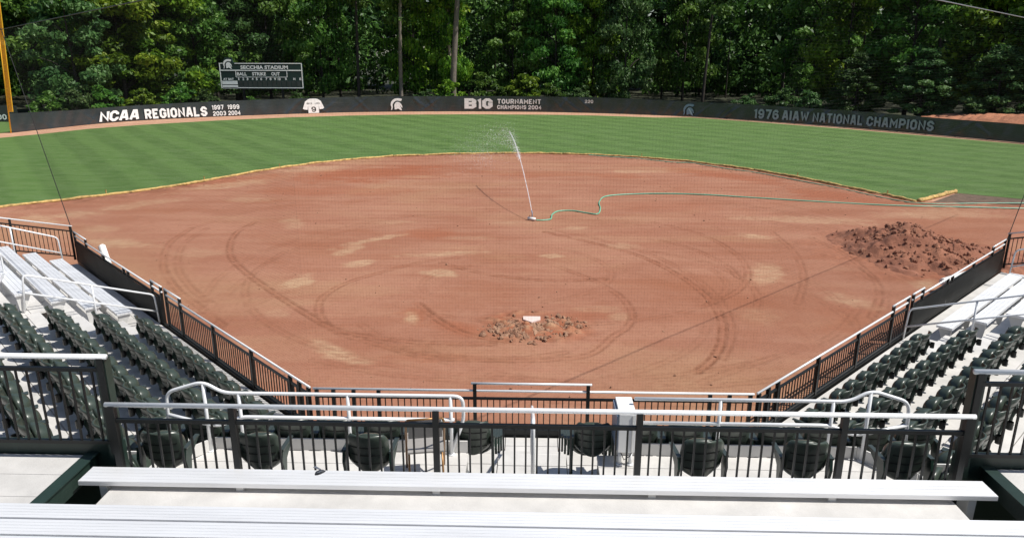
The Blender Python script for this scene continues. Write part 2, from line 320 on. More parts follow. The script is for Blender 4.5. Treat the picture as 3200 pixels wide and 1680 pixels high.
PALE=[(-5.78,7.74,1.03,0.94,-0.11,0.52,1.0),(-6.18,6.46,0.38,0.65,-0.13,0.53,0.8),(-2.89,6.06,1.38,0.26,-0.04,0.36,0.8),(-5.49,4.91,0.44,0.19,-0.08,0.37,0.9),(-6.81,2.84,0.37,0.32,-0.17,0.55,1.0),(-2.81,3.77,0.59,-0.08,-0.06,0.47,1.0),(0.69,5.93,0.39,0.01,0.01,0.3,0.9),(-3.01,-0.21,0.26,0.01,-0.07,0.47,1.0),(-4.44,-2.3,0.8,-0.58,-0.12,0.47,0.9),(-3.78,-2.83,0.45,-0.09,-0.06,0.26,0.7),(-14.42,7.0,1.32,0.04,-0.37,0.67,0.8),(-16.37,9.15,0.75,0.03,-0.34,0.59,0.6),(-18.88,11.77,1.07,0.75,-0.47,0.78,0.7),(-17.44,13.46,1.3,1.67,-0.46,0.87,0.6),(-15.57,18.71,2.03,2.28,-0.43,1.05,0.8),(-12.37,24.51,2.11,0.85,-0.3,1.08,0.7),(8.11,8.86,0.53,-0.23,0.14,0.5,0.9),(7.1,4.1,0.55,0.02,0.29,0.97,0.8),(11.58,3.28,0.49,0.02,0.33,0.64,0.8),(8.59,1.71,0.65,-0.53,0.2,0.49,0.7),(5.67,24.16,1.58,0.06,0.08,0.59,0.6),(-6.42,21.89,1.29,0.05,-0.08,0.54,0.5),(1.71,9.97,0.53,0.02,0.02,0.4,0.6),(3.07,7.31,0.62,0.02,0.05,0.45,0.5),(-9.4,10.62,0.47,0.02,-0.32,1.02,0.5),(11.54,11.71,3.0,-0.33,0.22,0.6,0.6),(16.8,13.02,2.5,0.09,0.6,1.16,0.6),(-11.08,5.79,0.79,0.03,-0.31,0.71,0.4),(-2.27,8.27,1.15,0.04,-0.03,0.36,0.4),(-0.6,10.92,0.79,0.03,-0.01,0.29,0.3),(1.69,0.68,0.62,0.02,0.02,0.25,0.4),(2.25,0.1,0.3,0.01,0.04,0.36,0.5),(-6.51,0.12,0.41,0.01,-0.14,0.42,0.4),(5.68,0.21,0.61,0.02,0.18,0.61,0.3),(12.01,6.56,1.07,0.04,0.29,0.63,0.3),(-19.86,10.98,0.96,0.03,-0.69,1.05,0.7),(-5.32,10.76,0.94,0.03,-0.06,0.36,0.4),(-12.58,14.98,1.26,0.05,-0.24,0.66,0.5)]
RED=[(-8.58,22.91,4.71,1.78,-0.61,2.98,1.0),(-15.37,20.27,2.67,2.2,-0.49,1.27,0.7),(1.35,22.87,5.38,-0.47,0.04,1.13,0.6),(-3.79,8.82,1.18,0.04,-0.12,0.89,0.7),(-2.89,-0.06,0.5,0.02,-0.1,0.66,0.7),(-0.07,-0.81,1.06,0.03,-0.0,0.78,1.0),(-1.82,-0.73,1.07,-0.54,-0.06,0.61,0.7),(10.15,23.2,3.07,-3.65,0.34,1.44,0.8),(14.03,17.41,2.02,-1.3,0.49,1.29,0.8),(-2.07,-2.57,1.05,0.03,-0.04,0.31,0.4),(12.56,6.08,1.83,0.06,1.06,2.14,0.5),(1.14,0.07,0.81,0.03,0.04,0.66,0.5),(-9.64,17.59,3.86,0.14,-0.35,1.32,0.5),(5.43,14.27,3.49,0.12,0.17,1.08,0.3),(8.21,0.29,1.01,0.03,0.39,0.93,0.4)]

def infield():
    st = .056
    xs = np.arange(-25.5, 27.6, st); ys = np.arange(-7.15, 33.2, st); nx, ny = len(xs), len(ys)
    X, Y = np.meshgrid(xs, ys)
    def vnoise(sc, sx=1.0, seed=0):
        r = np.random.default_rng(seed); gx, gy = int((xs[-1] - xs[0]) / sc / sx) + 4, int((ys[-1] - ys[0]) / sc) + 4
        G = r.random((gy, gx)); u = (X - xs[0]) / sc / sx; v = (Y - ys[0]) / sc
        i = u.astype(int); j = v.astype(int); a = u - i; b = v - j; a = a * a * (3 - 2 * a); b = b * b * (3 - 2 * b)
        return (G[j, i] * (1 - a) + G[j, i + 1] * a) * (1 - b) + (G[j + 1, i] * (1 - a) + G[j + 1, i + 1] * a) * b
    n1 = vnoise(.5, 2.2, 1); n2 = vnoise(.18, 1, 2); n3 = vnoise(2.0, 1.5, 3); n4 = vnoise(.11, 1, 5)
    H = (n3 - .5) * .03 + (n1 - .5) * .012 + (n2 - .5) * .008
    pale = np.zeros_like(X); dark = np.zeros_like(X); red = np.zeros_like(X)
    def blob(A, L, k):
        for cx, cy, ax, ay, bx, by, s in L:
            det = ax * by - ay * bx
            u = ((X - cx) * by - (Y - cy) * bx) / det; v = ((Y - cy) * ax - (X - cx) * ay) / det
            d = np.sqrt(u * u + v * v) + (n1 - .5) * .7 + (n2 - .5) * .5 + (n3 - .5) * .3
            A[:] = np.maximum(A, s * np.clip((1.15 - d) / k, 0, 1))
    blob(pale, PALE, .6); blob(red, RED, .7)
    rq = np.random.default_rng(41); faint = []
    for i in range(30):                    # many faint circular drag and tyre marks
        cx, cy, ra = rq.normal(.5, 1.6), 3.5 + rq.normal(0, 2.5), 2.5 + 11 * rq.random(); a0 = rq.random() * 6.28; ln = 1.0 + 2.2 * rq.random(); el = .75 + .3 * rq.random()
        faint.append(([(cx + ra * math.cos(a0 + ln * k / 9), cy + ra * el * math.sin(a0 + ln * k / 9)) for k in range(10)], .07, .16 + .22 * rq.random()))
    for pts, wd, s in TRACKS + faint:
        P = catmull(pts, 6); wd = wd * .8; D = np.full(X.shape, 9.0); T = np.zeros_like(X); acc = 0
        for a, b in zip(P, P[1:]):
            lo = np.minimum(a, b) - .8; hi = np.maximum(a, b) + .8
            i0, i1 = np.searchsorted(xs, [lo[0], hi[0]]); j0, j1 = np.searchsorted(ys, [lo[1], hi[1]])
            if i1 <= i0 or j1 <= j0: continue
            x, y = X[j0:j1, i0:i1], Y[j0:j1, i0:i1]; d = b - a; L2 = d @ d + 1e-9
            t = np.clip(((x - a[0]) * d[0] + (y - a[1]) * d[1]) / L2, 0, 1)
            dd = np.hypot(x - a[0] - t * d[0], y - a[1] - t * d[1])
            D[j0:j1, i0:i1] = np.minimum(D[j0:j1, i0:i1], dd)
        br = np.clip((n1 * .6 + n2 * .4 - .12) / .35, 0, 1)
        D2 = np.abs(D - .085); k = np.clip(1.5 * (1 - D2 / .055), 0, 1) * min(1, s * 1.3) * br * (.45 + .55 * (n4 > .42))
        dark = np.maximum(dark, k); H -= k * .030; H += np.clip(1 - np.abs(D - wd * 1.5) / wd, 0, 1) * s * .016 * br
        red = np.maximum(red, np.clip(1 - D / (wd * 2.2), 0, 1) * s * .45 * br)
    # crumbled edge below the arc, dug soil round the plate
    ring = np.clip(1 - np.abs(Y + .9 - np.interp(X, ARCP[:, 0], ARCP[:, 1])) / (.9 + .03 * np.abs(X)), 0, 1)
    dark = np.maximum(dark, ring * np.clip((n2 * .5 + n1 * .6 - .5) / .2, 0, 1) * .7); H += ring * (n2 - .3) * .06
    dug = np.clip(1.15 - np.hypot((X - .05) / 1.35, (Y + .62) / 1.0) + (n1 - .5) * .6, 0, 1); keep = np.clip(1.6 - np.hypot(X / .5, (Y + .12) / .36), 0, 1)
    dug = dug * (1 - np.clip(keep, 0, 1)); H += .07 * np.exp(-((X + .16) / .55) ** 2 - ((Y + .95) / .30) ** 2); H += dug * ((n2 - .42) * .26 + (n4 - .5) * .16); red = np.maximum(red, np.clip(dug * 1.6, 0, 1))
    dark = np.maximum(dark, dug * np.clip((.55 - n2) / .2, 0, 1) * .9); pale = np.maximum(pale, dug * np.clip((n2 - .62) / .2, 0, 1))  # hollows coloured dark as shadow, raised crumbs pale as highlight
    H[(np.abs(X) < .3) & (np.abs(Y + .16) < .40)] = 0
    # spilled soil around the heap on the right
    sp = np.clip(1.2 - np.hypot((X - 13.2) / 3.6, (Y - 6.6) / 3.4) + (n1 - .5) * .5, 0, 1); H += sp * (n2 - .4) * .09; red = np.maximum(red, sp * .8); dark = np.maximum(dark, sp * np.clip((.45 - n2) / .2, 0, 1) * .5)
    Z = np.maximum(H, -.02) + .024
    rr = np.hypot(X, Y - 13.0)
    # soil fades under the turf edge
    inside = (Y < np.interp(X, ARCP[:, 0], ARCP[:, 1])) & (X > -25.2) & (X < 17.3) | (Y < 10.8) | ((X > 15) & (Y < 16.5) & (Y < 15.8 - (X - 17.5) * 0.15))
    Z = np.where(inside, Z, -.02)
    V = np.stack([X, Y, Z], -1).reshape(-1, 3)
    idx = np.arange(nx * ny).reshape(ny, nx)
    F = np.stack([idx[:-1, :-1], idx[:-1, 1:], idx[1:, 1:], idx[1:, :-1]], -1).reshape(-1, 4)
    me = bpy.data.meshes.new('dirt_infield'); me.vertices.add(len(V)); me.vertices.foreach_set('co', V.astype(np.float32).ravel())
    me.loops.add(F.size); me.loops.foreach_set('vertex_index', F.astype(np.int32).ravel())
    me.polygons.add(len(F)); me.polygons.foreach_set('loop_start', np.arange(0, F.size, 4, dtype=np.int32)); me.polygons.foreach_set('use_smooth', np.ones(len(F), bool))
    me.materials.append(M['dirt']); me.update(calc_edges=True)
    for k, A in (('pale', pale), ('dark', dark), ('red', red)):
        at = me.attributes.new(k, 'FLOAT', 'POINT'); at.data.foreach_set('value', A.astype(np.float32).ravel())
    o = bpy.data.objects.new('dirt_infield', me); C.objects.link(o); tag(o, kind='structure')
infield()

def clods(n, fn, smin, smax, seed, pw=3.0):
    r = np.random.default_rng(seed); v = []; f = []
    ph = (1 + 5 ** .5) / 2
    base = [Vector(p).normalized() for p in [(-1, ph, 0), (1, ph, 0), (-1, -ph, 0), (1, -ph, 0), (0, -1, ph), (0, 1, ph), (0, -1, -ph), (0, 1, -ph), (ph, 0, -1), (ph, 0, 1), (-ph, 0, -1), (-ph, 0, 1)]]
    ico = [(0, 11, 5), (0, 5, 1), (0, 1, 7), (0, 7, 10), (0, 10, 11), (1, 5, 9), (5, 11, 4), (11, 10, 2), (10, 7, 6), (7, 1, 8), (3, 9, 4), (3, 4, 2), (3, 2, 6), (3, 6, 8), (3, 8, 9), (4, 9, 5), (2, 4, 11), (6, 2, 10), (8, 6, 7), (9, 8, 1)]
    for i in range(n):
        x, y, z = fn(r); s = smin + (smax - smin) * r.random() ** pw; b = len(v); q = r.random(3) * 6.28
        E = Matrix.Rotation(q[0], 3, 'X') @ Matrix.Rotation(q[1], 3, 'Y') @ Matrix.Rotation(q[2], 3, 'Z')
        sq = Vector((.75 + .5 * r.random(), .75 + .5 * r.random(), .6 + .4 * r.random()))
        for p in base: v.append(Vector((x, y, z)) + (E @ (p * sq * s * (.62 + .5 * r.random()))))
        f += [tuple(b + k for k in q4) for q4 in ico]
    return v, f
def near_plate(r):
    while True:
        x, y = (r.normal(-.16, .36), -.82 + r.normal(0, .27)) if r.random() < .90 else (r.normal(.30, .55), -.5 + r.normal(0, .36))
        if abs(x) < .36 and abs(y + .14) < .44: continue
        if (x / 1.9) ** 2 + ((y + .5) / 1.35) ** 2 < 1: return x, y, .035 + .05 * math.exp(-((x + .16) / .5) ** 2 - ((y + .82) / .35) ** 2) * r.random()
v, f = clods(2300, near_plate, .010, .105, 11, 1.9)
def anyw(r):
    while True:
        x, y = r.uniform(-17, 16), r.uniform(-5.5, 30)
        if math.hypot(x, y - 13) < 18 and (r.random() < .25 or abs(math.hypot(x, y - 13) - 17.4) < .8): return x, y, .03
v2, f2 = clods(700, anyw, .008, .045, 12); f += [tuple(i + len(v) for i in q) for q in f2]; v += v2
tag(mesh_obj('soil_clods', v, f, M['clod']), 'broken clay clods dug up round the home plate and strewn over the infield', 'clods', kind='stuff')
hp = MB(); hp.prism([(-.216, .0), (.216, .0), (.216, -.216), (0, -.432), (-.216, -.216)][::-1], lambda x, y, d: (x, y + .02, d), .03, .062)
tag(hp.build('home_plate', M['plate']), 'white five-sided home plate amid dug-up clay', 'home plate')

def heap():
    nx, ny = 110, 90; xs = np.linspace(9.6, 17.4, nx); ys = np.linspace(2.6, 10.8, ny); X, Y = np.meshgrid(xs, ys); r = np.random.default_rng(5)
    def vn(sc, seed):
        q = np.random.default_rng(seed); G = q.random((60, 60)); u = (X - 9) / sc; v = (Y - 2) / sc; i = u.astype(int) % 58; j = v.astype(int) % 58; a = u % 1; b = v % 1
        return (G[j, i] * (1 - a) + G[j, i + 1] * a) * (1 - b) + (G[j + 1, i] * (1 - a) + G[j + 1, i + 1] * a) * b
    def cone(cx, cy, h, sx, sy, p=1.0): return h * np.clip(1 - (np.hypot((X - cx) / sx, (Y - cy) / sy)) ** p, 0, 1) ** 1.15
    Z = np.maximum.reduce([cone(12.75, 7.0, 1.02, 2.3, 3.0, 1.0), cone(11.9, 8.0, .62, 1.5, 1.9), cone(13.8, 6.3, .62, 2.2, 2.4), cone(13.0, 5.4, .50, 2.4, 2.4), cone(14.6, 5.8, .36, 2.6, 2.6)])
    edge = np.clip(Z / .12, 0, 1); Z = Z + edge * ((vn(.75, 1) - .5) * .26 + (vn(.33, 2) - .5) * .16 + (vn(.16, 3) - .5) * .09)
    Z = np.where(Z > 0, Z - .05, -.08)
    V = np.stack([X, Y, Z + .02], -1).reshape(-1, 3); idx = np.arange(nx * ny).reshape(ny, nx)
    F = [tuple(map(int, q)) for q in np.stack([idx[:-1, :-1], idx[:-1, 1:], idx[1:, 1:], idx[1:, :-1]], -1).reshape(-1, 4)]
    md = mat('heap_soil', (.180, .064, .036), .95, col2=(.31, .130, .074), vscale=1.1, bump=.9, bscale=11)
    o = mesh_obj('dirt_mound', V, F, md); tag(o, 'heap of dark reddish soil and clods dumped on the right of the infield', 'dirt pile')
    q = np.random.default_rng(9)
    def fn(r):
        while True:
            x, y = r.normal(12.9, 1.15), r.normal(6.6, 1.25)
            i = int((x - 9.6) / 7.8 * (nx - 1)); j = int((y - 2.6) / 8.2 * (ny - 1))
            if 0 <= i < nx and 0 <= j < ny and Z[j, i] > -.01 : return x, y, Z[j, i] + .04
    v, f = clods(1300, fn, .008, .12, 21, 4.5); c = mesh_obj('clods', v, f, mat('heap_clod', (.19, .070, .040), .95, col2=(.33, .155, .092), vscale=2.2, bump=.8, bscale=25), o); c['kind'] = 'stuff'
heap()
def ridge():
    P = [(34.5, 53.0, .1), (36.5, 52.5, .95), (39, 50, 1.3), (41, 47.5, 1.5), (43, 44, 1.55), (46, 40, 1.6)]
    P = catmull(P, 10); v = []; f = []; k = 9
    for i, p in enumerate(P):
        for j in range(k):
            a = j / (k - 1) * 2 - 1; h = p[2] * (1 - a * a) + (rng.random() - .5) * .22 * (1 - a * a)
            v.append((p[0] + a * 3.2 * .8, p[1] + a * 3.2 * .6, max(h, -.05)))
    for i in range(len(P) - 1):
        for j in range(k - 1): f.append((i * k + j, i * k + j + 1, (i + 1) * k + j + 1, (i + 1) * k + j))
    tag(mesh_obj('dirt_berm', v, f, mat('berm_soil', (.36, .15, .08), .95, var=.25, vscale=1.2, bump=.8, bscale=6)), 'long low bank of red soil behind the right field fence', 'dirt bank')
ridge()

# straw logs round the turf edge, stakes, hoses, sprinkler
def log(pts, label, r=.068):
    P = catmull(pts, 14); Q = []; rad = []
    for i, p in enumerate(P):
        wob = .010 * math.sin(i * .7) - .015 + rng.normal(0, .008); Q.append((p[0] + rng.normal(0, .015), p[1] + rng.normal(0, .015), .085 + wob)); rad.append(r * (1 + .10 * math.sin(i * .9) + rng.normal(0, .06)))
    b = MB(); b.tube(Q, rad, 7); o = b.build('straw_log', M['wattle'], None, True); tag(o, label, 'straw log', 'straw logs along the turf edge')
A = ARC
log(A[0:5], 'yellow straw log edging the turf at the far left end of the infield')
log(A[4:9], 'long yellow straw log curving along the turf edge left of the water jet')
log(A[8:11] + [(2.0, 31.3)], 'yellow straw log on the turf edge right behind the water jet')
log([(2.0, 31.3)] + A[11:14], 'yellow straw log on the turf edge where the far hose lies')
log(A[13:17], 'yellow straw log on the turf edge above the soil heap')
log([(17.45, 15.7), (18.9, 16.9), (20.5, 18.25)], 'short straight yellow straw log beside the dark soil patch', .10)
def hose(pts, label, r=.022, m=None):
    b = MB(); b.tube([(x, y, .05) for x, y in catmull(pts, 8)], r, 6); tag(b.build('garden_hose', m or M['hose'], None, True), label, 'hose', 'green garden hoses')
hose([(.16, 11.2), (.45, 11.22), (.75, 11.45), (.83, 12.3), (1.13, 13.0), (1.72, 13.1), (2.28, 12.67), (2.72, 12.5), (2.93, 13.6), (2.96, 14.6), (3.05, 15.26), (3.36, 16.3), (4.16, 16.85), (5.9, 17.2), (7.94, 17.05), (10.33, 16.3), (12.78, 15.52), (15.16, 14.88), (16.75, 14.62), (18.75, 14.49), (21.24, 14.24), (25, 14.0)], 'green hose winding over the clay to the sprinkler', .03)
hose([(3.6, 31.0), (4.9, 30.2), (6.8, 29.2), (8.6, 27.75), (9.6, 27.55), (10.4, 26.5), (11.2, 25.3), (12.5, 23.9), (13.9, 21.4), (15.1, 19.2), (16.5, 16.1), (17.55, 15.2), (19.74, 15.31), (22.03, 15.48), (26, 15.6)], 'pale hose lying along the straw logs on the right of the turf edge', .026)
for i, (x, y) in enumerate([(-19.9, 15.9), (-17.0, 19.9), (-14.6, 24.5), (-1.0, 31.6), (7.0, 29.8), (14.3, 22.3), (16.7, 17.1)]):
    b = MB(); b.box(-.02, .02, -.02, .02, 0, .30); o = b.build('stake', M['wattle']); o.location = (x, y, 0)
    tag(o, f'{ordn(i)} small wooden stake from the left pinning the straw logs', 'stake', 'stakes along the turf edge')
sp = thing('sprinkler', 'small white sprinkler head in the middle of the clay with the hose', 'sprinkler', (0, 11.25, .03))
b = MB(); b.tube([(-.16, .08, .07), (.12, -.10, .07)], .062, 10); b.build('body', M['white_plastic'], sp, True)
b = MB(); b.tube([(0, 0, .1), (0, 0, .30), (-.02, .10, .38)], .022, 8); b.build('nozzle', M['box_side'], sp, True)
def jet():
    root = thing('water_jet', 'thin white jet of water arching from the sprinkler to the turf', 'water jet', (0, 11.25, 0))
    L, xl, h = 17.5, -2.6, 2.45
    def P(s, z=0): return (xl * s, L * s, .32 + 4 * h * s * (1 - s) + z)
    ss = np.linspace(0.0, .44, 40); b = MB(); b.tube([P(s) for s in ss], [.016 + .045 * s for s in ss], 7); b.build('stream', M['water'], root, True)
    r = np.random.default_rng(3); V = []
    def dr(p, s):
        n = r.normal(size=(2, 3)); n /= np.linalg.norm(n, axis=1)[:, None]; a, c = n * s
        V.append([p + a, p + c, p - a, p - c])
    for i in range(4200):      # breaking stream
        s = .22 + .66 * r.random() ** 1.4; q = max(0, s - .22); dr(np.array(P(s)) + r.normal(0, [.03 + q * .85, .4, .03 + q * .60]) - np.array([q * .6 * r.random(), 0, q * 2.6 * r.random() ** 1.6]), .008 + .010 * r.random())
    for i in range(4200):      # mist falling left of the stream
        s = .62 + .34 * r.random(); p = np.array(P(s)); p[0] -= .3 + abs(r.normal(0, 1.2)); p[2] = max(.1, p[2] * r.random() * 1.05 + .1); dr(p, .007 + .008 * r.random())
    for i in range(700):       # drizzle under the arc
        s = .1 + .6 * r.random(); p = np.array(P(s)); p[0] -= r.random() * .9; p[2] *= r.random(); dr(p, .004 + .006 * r.random())
    o = quads_obj('spray', np.array(V), 4, M['drop'], root); o['kind'] = 'stuff'
jet()
q7 = 2 ** -.5
L0, Lt, Ln = Vector((-3.69, -6.36, 0)), Vector((-q7, q7, 0)), Vector((-q7, -q7, 0))
R0, Rt, Rn = Vector((3.69, -6.36, 0)), Vector((q7, q7, 0)), Vector((q7, -q7, 0))
def W(side, t, n, z):
    o, d, e = (L0, Lt, Ln) if side == 'L' else (R0, Rt, Rn)
    p = o + d * t + e * n; return Vector((p.x, p.y, z))
for side, a, b_, lab in (('L', (-12.55, 2.92, 1.02), (-12.0, 2.35, .05), 'white plastic tube leaning on the field side of the left fence'), ('R', (11.43, 2.35, .36), (12.45, 2.95, .42), 'white plastic tube lying against the field side of the right fence')):
    b = MB(); b.tube([a, b_], .10, 14); b.tube([Vector(a) + (Vector(a) - Vector(b_)).normalized() * .004, Vector(a) + (Vector(a) - Vector(b_)).normalized() * .03], .075, 14)
    tag(b.build('plastic_tube', M['white_plastic'], None, False), lab, 'tube')

# ------------------------------------------------------------------ grandstands
ZR = lambda r: .25 + .30 * (r - 1)
def nR(r): return .07 + .79 * (r - 1)
def planks(mb, fn, n0, n1, za, k, th=.045, gap=.012):
    """k boards side by side across n0..n1; fn(n) -> (start, end) along the row; pos(t,n,z)"""
    pos, ends = fn; wd = (n1 - n0) / k
    for i in range(k):
        a, b = n0 + wd * i + gap / 2, n0 + wd * (i + 1) - gap / 2
        (a0, a1), (b0, b1) = ends(a), ends(b)
        mb.hexa([pos(a0, a, za - th), pos(a1, a, za - th), pos(b1, b, za - th), pos(b0, b, za - th), pos(a0, a, za), pos(a1, a, za), pos(b1, b, za), pos(b0, b, za)])
def riser(mb, fn, n, z0, z1, th=.02):
    pos, ends = fn; a0, a1 = ends(n)
    mb.hexa([pos(a0, n, z0), pos(a1, n, z0), pos(a1, n + th, z0), pos(a0, n + th, z0), pos(a0, n, z1), pos(a1, n, z1), pos(a1, n + th, z1), pos(a0, n + th, z1)])
AISLE = {'L': (5.95, 7.05), 'R': (5.40, 6.60)}
BT = {'L': (7.30, 13.55), 'R': (6.85, 12.75)}
for side, word in (('L', 'left'), ('R', 'right')):
    t = thing('grandstand', f'{word} stepped aluminium grandstand carrying green seats and silver benches', 'grandstand', (0, 0, 0))
    d = MB(); rs = MB(); pos = lambda a, n, z, s=side: W(s, a, n, z)
    a1 = AISLE[side][1] + .10
    for r in range(1, 9):
        lo = (lambda n: -.414 * n + .01) if r <= 3 else (lambda n: -2.38)
        fn = (pos, lambda n, lo=lo: (lo(n), a1))
        planks(d, fn, nR(r), nR(r + 1), ZR(r), 3)
        if r > 1: riser(rs, fn, nR(r) - .006, ZR(r - 1) + .003, ZR(r) - .047)
        # aisle half steps
        if r > 1: planks(d, (pos, lambda n: (AISLE[side][0] + .08, AISLE[side][1])), nR(r) - .30, nR(r) - .012, ZR(r) - .15, 1, .148)
        # bench zone
        fb = (pos, lambda n: (a1 + .012, 14.35 if r < 8 else 14.35))
        n0 = .07 if r == 1 else 1.05 + .62 * (r - 2); n1 = 1.05 + .62 * (r - 1)
        planks(d, fb, n0, n1, ZR(r), 3 if r == 1 else 2)
        if r > 1: riser(rs, fb, n0 - .006, ZR(r - 1) + .003, ZR(r) - .047)
    d.build('deck', M['deck'], t); rs.build('riser', M['riser'], t)
    k = MB()      # dark kick edge along the field side
    k.hexa([W(side, -.0, -.02, 0), W(side, 14.5, -.02, 0), W(side, 14.5, .03, 0), W(side, -.0, .03, 0), W(side, -.0, -.02, .30), W(side, 14.5, -.02, .30), W(side, 14.5, .03, .30), W(side, -.0, .03, .30)])
    k.build('kick_board', M['black'], t)
    # benches
    for r in range(1, 6):
        nb = .78 + .62 * (r - 1); zt = .68 + .30 * (r - 1); b0, b1 = BT[side]
        if not (in_frame(W(side, b0, nb, zt)) or in_frame(W(side, b1, nb, zt)) or in_frame(W(side, (b0 + b1) / 2, nb, zt))): continue
        bt = thing('bench', f'long silver plank bench in the {ordn(r - 1) if r > 1 else "front"} row of the {word} stand', 'bench', W(side, (b0 + b1) / 2, nb, ZR(r)), 0, 'silver benches in the side stands')
        inv = Matrix.Translation(-bt.location)
        p = MB(); wd = .33
        for i in range(4):
            n0 = nb - wd / 2 + i * wd / 4
            p.hexa([W(side, b0, n0 + .003, zt - .035), W(side, b1, n0 + .003, zt - .035), W(side, b1, n0 + wd / 4 - .003, zt - .035), W(side, b0, n0 + wd / 4 - .003, zt - .035), W(side, b0, n0 + .003, zt), W(side, b1, n0 + .003, zt), W(side, b1, n0 + wd / 4 - .003, zt), W(side, b0, n0 + wd / 4 - .003, zt)])
        p.hexa([W(side, b0, nb - wd / 2, zt - .05), W(side, b1, nb - wd / 2, zt - .05), W(side, b1, nb + wd / 2, zt - .05), W(side, b0, nb + wd / 2, zt - .05), W(side, b0, nb - wd / 2, zt - .037), W(side, b1, nb - wd / 2, zt - .037), W(side, b1, nb + wd / 2, zt - .037), W(side, b0, nb + wd / 2, zt - .037)])
        o = p.build('seat', M['bench'], bt); o.matrix_local = inv
        for j in range(5):
            tt = b0 + .06 + (b1 - b0 - .12) * j / 4; s = MB()
            s.prism([(nb - .12, zt - .052), (nb + .14, zt - .052), (nb + .14, zt - .10), (nb + .10, ZR(r) + .003), (nb + .03, ZR(r) + .003), (nb - .12, zt - .085)], lambda x, y, dd: W(side, dd, x, y), tt - .02, tt + .02)
            o = s.build('support', M['riser'], bt); o.matrix_local = inv

cst = thing('grandstand', 'central aluminium grandstand behind home plate with walkway and steps', 'grandstand', (0, 0, 0))
cpos = lambda a, n, z: Vector((a, -6.36 - n, z))
CZ = lambda r: .25 + .42 * (r - 1)          # the central rows are steeper
CN = [.07, 1.22, 2.0, 2.74, 3.47]
d = MB(); rs = MB(); AW = .44; PZ = 1.95
for r in range(1, 5):
    for sgn in (-1, 1):
        fn = (cpos, (lambda n: (-(3.69 + .414 * n) + .01, -AW)) if sgn < 0 else (lambda n: (AW, 3.69 + .414 * n - .01)))
        planks(d, fn, CN[r - 1], CN[r], CZ(r), 3)
        if r > 1: riser(rs, fn, CN[r - 1] - .006, CZ(r - 1) + .003, CZ(r) - .047)
for s in (-1, 1): riser(rs, (cpos, (lambda n: (-5.0, -.76)) if s < 0 else (lambda n: (.76, 5.0))), 3.468, 1.45, PZ - .047)
d.build('deck', M['deck'], cst); rs.build('riser', M['riser'], cst)
st = MB(); sr = MB()                       # central steps, cut back into the walkway
lv = [(CN[0], .25)]
for r in range(2, 5): lv += [(CN[r - 1] - .32, CZ(r) - .21), (CN[r - 1], CZ(r))]
lv += [(3.56, 1.65), (3.92, 1.80), (4.28, None)]
for (n0, z), (n1, _) in zip(lv, lv[1:]):
    hw = (AW - .012) if n0 < 3.4 else .742
    k = 1 if n1 - n0 < .4 else 2 if n1 - n0 < .7 else 3
    planks(st, (cpos, lambda n: (-hw, hw)), n0, n1, z, k, .045, .012)
zz = .25
for n0, z in lv[1:-1]:
    hw = (AW - .012) if n0 < 3.4 else .742
    riser(sr, (cpos, lambda n: (-hw, hw)), n0 - .004, zz + .003, z - .047); zz = z
riser(sr, (cpos, lambda n: (-.742, .742)), 4.276, 1.80, 1.90)
st.build('steps', M['deck'], cst); sr.build('step_riser', M['riser'], cst)
wk = MB()
XE = lambda y: 3.74 + (-9.80 - y) * .62 if y > -10.35 else 4.16
ys = np.r_[np.linspace(-9.84, -10.64, 4), np.linspace(-10.64, -11.26, 3)[1:]]
for i in range(5):
    ya, yb = ys[i] - .004, ys[i + 1] + .004
    for s in (-1, 1):
        q0 = .75 if i < 3 else .0
        P = [(s * q0, ya), (s * XE(ya), ya), (s * XE(yb), yb), (s * q0, yb)]
        if s > 0: P = P[::-1]
        wk.hexa([(x, y, PZ - .045) for x, y in P] + [(x, y, PZ) for x, y in P])
wk.build('walkway', M['deck'], cst)
tb = MB()
for x0, x1 in ((-3.74, -.76), (.95, 3.74)): tb.box(x0, x1, -9.835, -9.815, PZ + .002, PZ + .15)
for s in (-1, 1):
    tb.bar((s * 3.75, -9.83, PZ + .076), (s * 4.17, -10.36, PZ + .076), .02, .148); tb.bar((s * 4.18, -10.38, PZ + .076), (s * 4.18, -11.2, PZ + .076), .02, .148)
tb.box(-.12, .85, -10.69, -10.67, PZ + .002, PZ + .05)
tb.build('toe_board', M['riser'], cst)
for s in (-1, 1):                      # walls under the walkway ends
    wl = MB(); wl.bar((s * 3.765, -9.85, 1.2), (s * 4.18, -10.37, 1.2), .02, 1.39); wl.build('end_wall', M['riser'], cst)
kb = MB(); kb.box(-3.66, 3.66, -6.39, -6.35, 0, .37); kb.build('kick_board', M['black'], cst)

# rear tier with the camera's own rows
rear = thing('grandstand', 'rear aluminium bench tier closest to the viewer', 'grandstand', (0, 0, 0))
d = MB()
for x0, x1, y0, y1, z in ((-4.30, 4.30, -11.62, -11.32, 2.12), (-3.98, 3.86, -12.24, -11.46, 2.50), (-9, 9, -12.62, -12.26, 2.50), (-9, 9, -13.3, -12.66, 2.55), (-9, 9, -14.1, -13.34, 2.9), (-9, 9, -14.9, -14.14, 3.3), (-9, 9, -15.7, -14.94, 3.75), (-9, 9, -16.6, -15.74, 4.2), (-9, 9, -18.2, -16.64, 4.75)):
    k = 1 if y1 - y0 < .4 else 3 if y1 - y0 > .85 else 2
    for i in range(k): d.box(x0, x1, y0 + (y1 - y0) * i / k + .004, y0 + (y1 - y0) * (i + 1) / k - .004, z - .045, z)
d.box(-3.98, 3.86, -11.455, -11.44, 1.9, 2.495); d.build('deck', M['deck'], rear)
